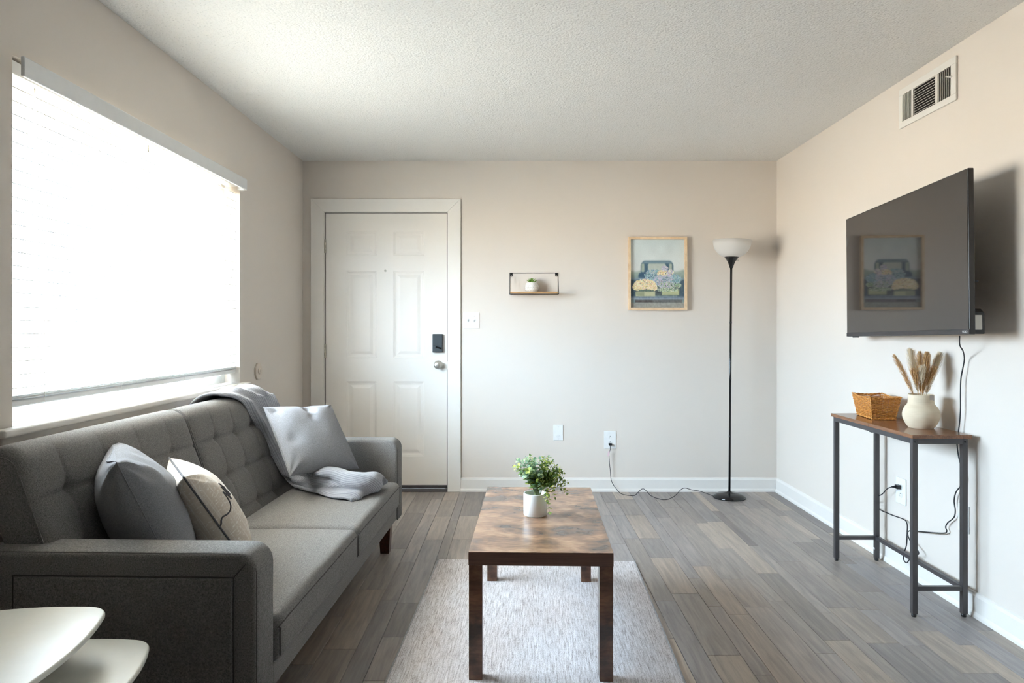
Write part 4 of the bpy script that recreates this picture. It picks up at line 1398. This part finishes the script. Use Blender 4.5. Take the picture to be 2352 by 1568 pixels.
# ============================================================ floor lamp
LX, LY = 1.512, 5.0
LY = 4.985
lamp = empty('floor_lamp', (LX, LY, 0), 0, 'slim black floor lamp with upturned white bowl shade near the corner', 'floor lamp')
g = G(); g.lathe([(0, 0), (.113, 0), (.114, .004), (.108, .016), (.085, .028), (.050, .035), (.018, .040), (.013, .048), (0, .048)], 56)
g.build('base', M['black_gloss'], lamp)
tl = math.radians(.45)
def lean(z): return z * math.tan(tl)
g = G(); g.tube([(0, 0, .04), (lean(1.64), 0, 1.64)], .0078, 14); pole = g.build('pole', M['black_gloss'], lamp)
for z in (.43, .84, 1.24):
    g = G(); g.tube([(lean(z), 0, z), (lean(z + .012), 0, z + .012)], .0086, 14); g.build('pole_joint', M['black'], pole)
rt = (0, tl + math.radians(1.5), 0)
up_ = (lean(1.633), 0, 1.633)
g = G(); g.lathe([(0, 0), (.0125, 0), (.0135, .006), (.018, .022), (.028, .046), (.044, .070), (.050, .077), (.044, .077), (0, .072)], 40)
g.build('shade_holder', M['black_gloss'], lamp, up_, rt)
g = G()
outp = [(.030, .074), (.060, .080), (.088, .096), (.112, .122), (.127, .154), (.1345, .195)]
inp = [(.1315, .195), (.124, .156), (.109, .125), (.086, .100), (.058, .084), (.030, .0785)]
g.lathe(outp + inp, 64); g.build('bowl_shade', M['lamp_glass'], lamp, up_, rt)
g = G(); g.tube([(.028, 0, .058), (.052, 0, .056)], .0032, 8); g.build('switch', M['brass'], lamp, up_, rt)
g = G(); g.lathe([(0, .075), (.014, .075), (.014, .10), (.022, .12), (.026, .14), (.018, .162), (0, .168)], 20); g.build('bulb', M['lamp_glass'], lamp, up_, rt)

# lamp cord
cpts = [(1402, 1022), (1401.5, 1032), (1398.8, 1046), (1401.6, 1079), (1404.5, 1103.7)]
pts = [on_y(*c_, YB - .03) for c_ in cpts] + [on_y(1414, 1120, YB - .04), Vector(ground(1427, 1133.5, .003)), Vector(ground(1446.5, 1137.5, .003)), Vector(ground(1459, 1136.5, .003)),
    on_y(1477, 1122, YB - .06), Vector(ground(1495, 1138, .003)), Vector(ground(1512, 1144.7, .003)), Vector(ground(1530, 1147, .003)), Vector(ground(1549, 1139, .003)),
    on_y(1569, 1121, YB - .06), on_y(1589, 1124.5, YB - .07), on_y(1610, 1128.5, YB - .085)] + [Vector((LX - .10, LY, .006))]
pts[0] = Vector((pts[0].x, YB - .012, pts[0].z))
lc = empty('lamp_cord', (pts[0].x, YB, 0), 0, 'thin black cord running along the floor from outlet to floor lamp', 'cord')
def lch(o): o.location = -Vector(lc.location); return o
g = G(); g.tube(spline(pts, 8), .0024, 7); lch(g.build('cable', M['cable'], lc))
g = G(); p = pts[0]; g.rbox(p.x - .012, p.x + .012, YB - .030, YB - .0085, p.z - .003, p.z + .013, .003, 3); lch(g.build('plug', M['black'], lc))
g = G(); a = pts[1]; g.add([(a.x - .016, YB - .032, a.z - .015), (a.x - .004, YB - .034, a.z - .010), (a.x - .008, YB - .034, a.z - .048), (a.x - .020, YB - .031, a.z - .050)], [(0, 1, 2, 3)])
g.add([(a.x - .016, YB - .0312, a.z - .015), (a.x - .004, YB - .0332, a.z - .010), (a.x - .008, YB - .0332, a.z - .048), (a.x - .020, YB - .0302, a.z - .050)], [(3, 2, 1, 0)])
lch(g.build('warning_tag', M['tag_pink'], lc))

# ============================================================ television
tn, tf_ = Vector((1.732, 2.68, 0)), Vector((1.798, 3.818, 0))
tdir = (tf_ - tn).normalized()
tv = empty('television', (1.732, 2.68, 1.179), 0, 'large flat black television mounted on the right wall above the console', 'television')
ang = math.atan2(tdir.y, tdir.x)        # local x runs along the screen, away from the camera
TW, TH = 1.14, .640
tv.rotation_mode = 'QUATERNION'
zx = Vector((tdir.x, tdir.y, -.0185)).normalized(); zz = Vector((0, 0, 1)); zz = (zz - zx * zz.dot(zx)).normalized(); zy = zz.cross(zx)
# local y points to the left of travel: into the room (-X)
tv.rotation_quaternion = Matrix((zx, zy, zz)).transposed().to_quaternion()
g = G(); g.rbox(0, TW, -.022, 0, 0, TH, .003, 2); g.build('housing', M['tvbody'], tv)
g = G(); g.rbox(.006, TW - .006, -.001, .0012, .020, TH - .005, .0005, 1); g.build('screen', M['tvscreen'], tv)
g = G(); g.rbox(.001, TW - .001, -.002, .0022, .001, .0195, .0008, 1); bez = g.build('lower_bezel', M['tvbezel'], tv)
g = G(); g.prism([(.03, .002), (.03, .085), (.05, .10), (TW - .05, .10), (TW - .03, .085), (TW - .03, .002)], -.075, -.0225, .006, 'y')
# tall back shell
elec = g.build('electronics_housing', M['black'], tv)
g = G(); g.rbox(.022, .0295, -.060, -.032, .018, .075, .002); g.build('spec_sticker', M['sticker'], elec)
g = G(); g.rbox(.30, .84, -.050, -.0225, .16, .52, .006); g.build('back_shell', M['tvbody'], tv)
g = G(); g.rbox(.40, .74, -.066, -.0505, .2, .48, .002); g.bar((.42, -.066, .34), (.48, -.105, .34), .03, .04); g.bar((.70, -.066, .34), (.64, -.105, .34), .03, .04); g.rbox(.45, .68, -.116, -.104, .24, .44, .002)
g.build('wall_mount', M['black'], tv)
for xa_ in (.06,):
    g = G(); g.rbox(TW - .12, TW - .06, -.016, -.004, -.006, .001, .002); g.build('sensor', M['black'], tv)
g = G(); g.tube([(.005, -.012, .205), (.005, -.035, .205)], .004, 8); g.build('mount_screw', M['black'], tv)
# maker's name on the bezel, small flat print
fc = bpy.data.curves.new('txt', 'FONT'); fc.body = 'VIZIO'; fc.size = .0135; fc.align_x = 'LEFT'
try: fc.extrude = .0002
except Exception: pass
tob = bpy.data.objects.new('txt', fc); COL.objects.link(tob)
dg = bpy.context.evaluated_depsgraph_get()
tme = bpy.data.meshes.new_from_object(tob.evaluated_get(dg))
bpy.data.objects.remove(tob)
# stand the text up on the front face; it reads left to right as seen from the room
T4 = Matrix(((-1, 0, 0, .046), (0, 0, 1, .0026), (0, 1, 0, .0055), (0, 0, 0, 1)))
tme.transform(T4)
link('logo_print', tme, M['logo'], bez)

# television power cable
q = [(2204, 772), (2204.5, 792), (2212, 806), (2215, 824), (2211.5, 845), (2207, 870), (2206, 906), (2206, 940), (2204, 969), (2202, 985), (2200, 1000), (2198, 1016), (2202, 1050), (2212, 1085), (2216, 1098), (2211, 1111),
     (2196, 1129.5), (2191.5, 1150), (2194, 1172), (2191, 1188), (2177, 1200), (2172, 1210), (2174.7, 1220), (2166, 1224), (2132.6, 1222), (2107, 1219.5), (2091, 1218.3), (2084.5, 1224), (2091, 1242),
     (2107, 1262), (2110, 1271), (2104, 1275), (2096, 1274), (2090, 1283), (2082, 1292), (2075.5, 1284), (2076, 1270), (2082, 1252), (2083.5, 1225), (2083.5, 1203), (2076, 1192.6), (2048, 1182), (2020, 1169.5), (2008.5, 1157), (2011, 1144), (2027, 1133.7), (2038, 1122), (2052, 1119)]
cx_ = []
for i, (a, b) in enumerate(q):
    if i < 3: xx = 1.80 + .03 * i
    elif b < 1005 and i < 12: xx = 1.898
    elif i > len(q) - 5: xx = 1.875
    elif 26 <= i <= 38: xx = 1.885
    else: xx = 1.905
    cx_.append(on_x(a, b, xx))
cx_[-1] = Vector((1.872, ro.y, ro.z + .0205))
tc_ = empty('television_cable', (1.905, 2.9, .5), 0, 'long black power cable hanging from television to the outlet behind the console', 'cord')
def tch(o): o.location = -Vector(tc_.location); return o
g = G(); g.tube(spline(cx_, 6), .0027, 7); tch(g.build('cable', M['cable'], tc_))
g = G(); p = Vector((XR, ro.y, ro.z + .0205))
g.rbox(XR - .030, XR - .0085, p.y - .013, p.y + .013, p.z - .010, p.z + .010, .003, 3); g.tube([(XR - .03, p.y, p.z), (XR - .05, p.y, p.z)], [.007, .0035], 10)
tch(g.build('plug', M['black'], tc_))

# ============================================================ console table
cx0, cx1, cy0, cy1, cz_ = 1.640, 1.888, 2.905, 3.660, .76
con = empty('console_table', ((cx0 + cx1) / 2, (cy0 + cy1) / 2, 0), 0, 'narrow console table with brown wood top and dark metal legs', 'console table')
def cch(o): o.location = Vector(o.location) - Vector(con.location); return o
ymid = (cy0 + cy1) / 2 - .01
for a, b in ((cy0, ymid - .0006), (ymid + .0006, cy1)):
    g = G(); g.rbox(cx0, cx1, a, b, cz_ - .016, cz_, .0012); cch(g.build('top_board', M['console'], con))
t_ = .022
def sq(a, b): gg = G(); gg.bar(a, b, t_); return gg
lx_a, lx_b, ly_a, ly_b = cx0 + .018, cx1 - .022, cy0 + .022, cy1 - .024
for X_, Y_ in ((lx_a, ly_a), (lx_b, ly_a), (lx_a, ly_b), (lx_b, ly_b)):
    g = G(); g.rbox(X_ - t_ / 2, X_ + t_ / 2, Y_ - t_ / 2, Y_ + t_ / 2, .012, cz_ - .0165, .0015)
    lg = cch(g.build('leg', M['steel'], con))
    g = G(); g.lathe([(0, 0), (.009, 0), (.010, .003), (.010, .012), (0, .012)], 16, (X_, Y_, 0)); g.build('foot', M['black'], lg)
    g = G(); g.lathe([(0, 0), (.0048, 0), (.003, -.003), (0, -.003)], 12, (X_, Y_ - t_ / 2, cz_ - .030), axis='y'); g.build('bolt', M['black'], lg)
h_ = t_ / 2
zr_ = cz_ - .0165 - h_
for a, b in (((lx_a + h_, ly_a, zr_), (lx_b - h_, ly_a, zr_)), ((lx_a + h_, ly_b, zr_), (lx_b - h_, ly_b, zr_)), ((lx_a, ly_a + h_, zr_), (lx_a, ly_b - h_, zr_)), ((lx_b, ly_a + h_, zr_), (lx_b, ly_b - h_, zr_))):
    cch(sq(a, b).build('top_rail', M['steel'], con))
zs_ = .118
for a, b in (((lx_a + h_, ly_a, zs_), (lx_b - h_, ly_a, zs_)), ((lx_a + h_, ly_b, zs_), (lx_b - h_, ly_b, zs_)), ((lx_b, ly_a + h_, zs_), (lx_b, ly_b - h_, zs_))):
    g = G(); g.bar(a, b, .018, .018); cch(g.build('stretcher', M['steel'], con))
g = G(); g.lathe([(0, 0), (.0065, 0), (.0065, .0015), (0, .0015)], 16, axis='x'); g.V = [(v[0] * -1, v[1], v[2]) for v in g.V]
dot = g.build('felt_dot', M['plate'], con, (lx_b - .0005 - h_ , ly_b - .0, .062)); cch(dot)
g = G(); g.rbox(lx_a - .008, lx_a + .008, ymid - .012, ymid + .012, zr_ - h_ - .004, zr_ - h_, .001); cch(g.build('joining_bolt', M['black'], con))

# ============================================================ basket
bk_ = empty('wicker_basket', (1.785, 3.485, .7602), -math.radians(6.7), 'small rectangular honey coloured wicker basket on the console table', 'basket')
def ring(t, out=0.0):
    """point on the basket side: t in 0..4 around, h 0..1"""
    def f(h):
        ax = (.1 + .045 * 0) ; hx = .0525 + (.0685 - .0525) * h + out; hy = .097 + (.118 - .097) * h + out
        k = t % 4
        if k < 1: return Vector((-hx + 2 * hx * k, -hy, 0)), Vector((0, -1, 0))
        if k < 2: return Vector((hx, -hy + 2 * hy * (k - 1), 0)), Vector((1, 0, 0))
        if k < 3: return Vector((hx - 2 * hx * (k - 2), hy, 0)), Vector((0, 1, 0))
        return Vector((-hx, hy - 2 * hy * (k - 3), 0)), Vector((-1, 0, 0))
    return f
BH = .104
nst = (6, 10, 6, 10)
stk = []
for s_i, n in enumerate(nst):
    for i in range(n): stk.append(s_i + i / n)
g = G()
for t in stk:
    f = ring(t); a, _ = f(0); b, _ = f(1)
    g.tube([a + Vector((0, 0, .004)), b + Vector((0, 0, BH))], .0017 if t % 1 else .003, 6)
setp(g.build('stakes', M['wicker'], bk_), kind='stuff')
g = G(); NR = 16
rb_ = random.Random(9)
for r_i in range(NR):
    h = (r_i + .6) / NR; pts = []
    ns = len(stk)
    for i in range(ns * 4):
        ii = i / 4; k0 = int(ii); fr_ = ii - k0
        ta = stk[k0 % ns]; tb = stk[(k0 + 1) % ns] + (4 if k0 + 1 >= ns else 0)
        t = ta + (tb - ta) * fr_
        p, nrm = ring(t)(h)
        ph = math.cos(PI * (ii + r_i))
        p = p + nrm * (.0031 * ph) + Vector((0, 0, BH * h * .95 + .004 + rb_.uniform(-.0005, .0005)))
        pts.append(p)
    g.tube(pts, .0027, 6, closed=True)
setp(g.build('weave', M['wicker'], bk_), kind='stuff')
g = G()
for ph0 in (0, PI):
    pts = []
    for i in range(160):
        t = 4 * i / 160; p, nrm = ring(t, .002)(1)
        a_ = i * .55 + ph0
        cz2 = BH + .003 + .006 * (abs((t % 2) - 0) < .12 or abs((t % 2) - 2) < .12) * 0
        z_ = BH + .002 + .004 * math.cos(2 * PI * (t % 1 - .0)) * (1 if 1 <= t % 4 < 2 or t % 4 >= 3 else .5)
        pts.append(p + nrm * (.0022 * math.cos(a_)) + Vector((0, 0, z_ + .0022 * math.sin(a_))))
    g.tube(pts, .0028, 6, closed=True)
g.build('rim', M['wicker'], bk_)
g = G(); g.rbox(-.050, .050, -.094, .094, .0006, .006, .002); g.build('basket_floor', M['wicker_d'], bk_)
g = G()
for ph0 in (0, PI):
    pts = []
    for i in range(140):
        t = 4 * i / 140; p, nrm = ring(t, .002)(0.02); a_ = i * .6 + ph0
        pts.append(p + nrm * (.0018 * math.cos(a_)) + Vector((0, 0, .0046 + .0018 * math.sin(a_))))
    g.tube(pts, .0025, 6, closed=True)
g.build('base_braid', M['wicker'], bk_)

# ============================================================ vase and dried grass
vx, vy = 1.798, 3.118
va = empty('vase', (vx, vy, .7602), 0, 'round cream ribbed vase holding dried grass on the console table', 'vase')
pr = [(0, 0), (.046, 0), (.050, .002), (.062, .018), (.0715, .040), (.0745, .058), (.0715, .078), (.0635, .094), (.0555, .104), (.0525, .112), (.0520, .130), (.0515, .1475), (.0500, .149), (.0475, .1475), (.0475, .112), (.055, .095), (.064, .06), (.04, .01), (0, .008)]
sm_pr = [(p.x, p.y) for p in spline([(a, b, 0) for a, b in pr[1:11]], 5)]
g = G(); g.lathe([(0, 0)] + sm_pr + pr[11:], 64); g.build('vase_body', M['vase'], va)
g = G()
for k2, (a0, a1) in enumerate(((-1.42, -1.10), (-1.08, -.78))):
    V = []
    for i in range(7):
        a = a0 + (a1 - a0) * i / 6
        for z in (.128, .150):
            V.append(((.0532) * math.cos(a), (.0532) * math.sin(a), z - .003 * k2))
    g.add(V, [(2 * i, 2 * i + 2, 2 * i + 3, 2 * i + 1) for i in range(6)])
g.build('felt_label', M['tag_grey'], va)

rg = random.Random(33)
def plume(tip, width, mat, label, dens=120, head=.62, curl=.25, droop=0.0, base=(0, 0)):
    """dried grass stem with a feathery seed head; tip relative to the vase axis at table height"""
    b = Vector((base[0], base[1], .02)); tip = Vector(tip)
    o = empty('dried_grass', (vx, vy, .7602), 0, label, 'dried grass', 'dried grass plumes in the cream vase')
    neck = Vector((tip.x * .30, tip.y * .30, .148)); lim = Vector((neck.x, neck.y, 0))
    if lim.length > .040: neck = Vector((lim.x * .040 / lim.length, lim.y * .040 / lim.length, .148))
    mid = neck.lerp(tip, .5) + Vector((0, 0, .01))
    path = spline([b, neck, mid, tip], 10)
    g = G(); g.tube(path, [.0012 * (1 - .55 * i / len(path)) for i in range(len(path))], 5)
    g.build('stalk', mat, o)
    g = G(); N = len(path) - 1
    dens *= 3; width *= 1.45
    for i in range(dens):
        t = 1 - head * (1 - (i / dens) ** .9) * .98
        k = min(N - 1, int(t * N)); p = path[k].lerp(path[k + 1], t * N - k); d = (path[k + 1] - path[k]).normalized()
        q_ = (t - (1 - head)) / head
        ww = width * (math.sin(PI * min(1, .10 + .86 * q_)) ** .7)
        a = rg.random() * 2 * PI; o1 = d.orthogonal().normalized(); o2 = d.cross(o1)
        sd = (o1 * math.cos(a) + o2 * math.sin(a))
        L_ = ww * rg.uniform(1.0, 1.9)
        e1 = p + d * L_ * .75 + sd * L_ * .45; e2 = e1 + d * L_ * .75 + sd * L_ * .10 - Vector((0, 0, droop * L_))
        wv_ = sd.cross(d).normalized() * .0008
        g.add([p - wv_ * .6, p + wv_ * .6, e1 + wv_, e1 - wv_, e2], [(0, 1, 2, 3), (3, 2, 4)], False)
        for q2 in range(3):
            c0 = p.lerp(e1, .35 + .3 * q2) if q2 < 2 else e1.lerp(e2, .5)
            dd = (sd * rg.uniform(-.6, 1) + d * 1.2 + o2 * rg.uniform(-.6, .6)).normalized()
            sl = .006 * rg.uniform(.7, 1.3)
            w3 = dd.cross(sd + d * .3).normalized() * .0012
            g.add([c0, c0 + dd * sl * .5 + w3, c0 + dd * sl, c0 + dd * sl * .5 - w3], [(0, 1, 2, 3)], False)
    setp(g.build('feathery_head', mat, o), kind='stuff')
plume((-.118, .0, .318), .011, M['pampas'], 'tan dried grass plume leaning far left out of the cream vase', 110, .70)
plume((-.030, .03, .338), .018, M['pampas_l'], 'pale fluffy dried grass plume standing left of centre in the vase', 150, .66)
plume((-.012, -.01, .330), .013, M['pampas'], 'tan dried grass plume rising at the centre of the vase', 130, .66)
plume((.014, -.02, .325), .016, M['pampas'], 'dense tan dried grass plume just right of centre in the vase', 160, .68)
plume((.030, .0, .320), .013, M['pampas'], 'tan dried grass plume between the centre and the pale right one', 130, .64)
plume((.088, .01, .322), .017, M['pampas_l'], 'pale dried grass plume leaning far right out of the vase', 170, .68)
plume((.040, -.03, .262), .012, M['pampas'], 'short tan dried grass plume at the right front of the vase', 100, .52)
plume((-.045, -.02, .250), .012, M['pampas'], 'short tan dried grass plume at the left front of the vase', 100, .52)
plume((-.015, -.035, .265), .013, M['pampas_l'], 'short pale dried grass plume at the very front of the vase', 100, .5)
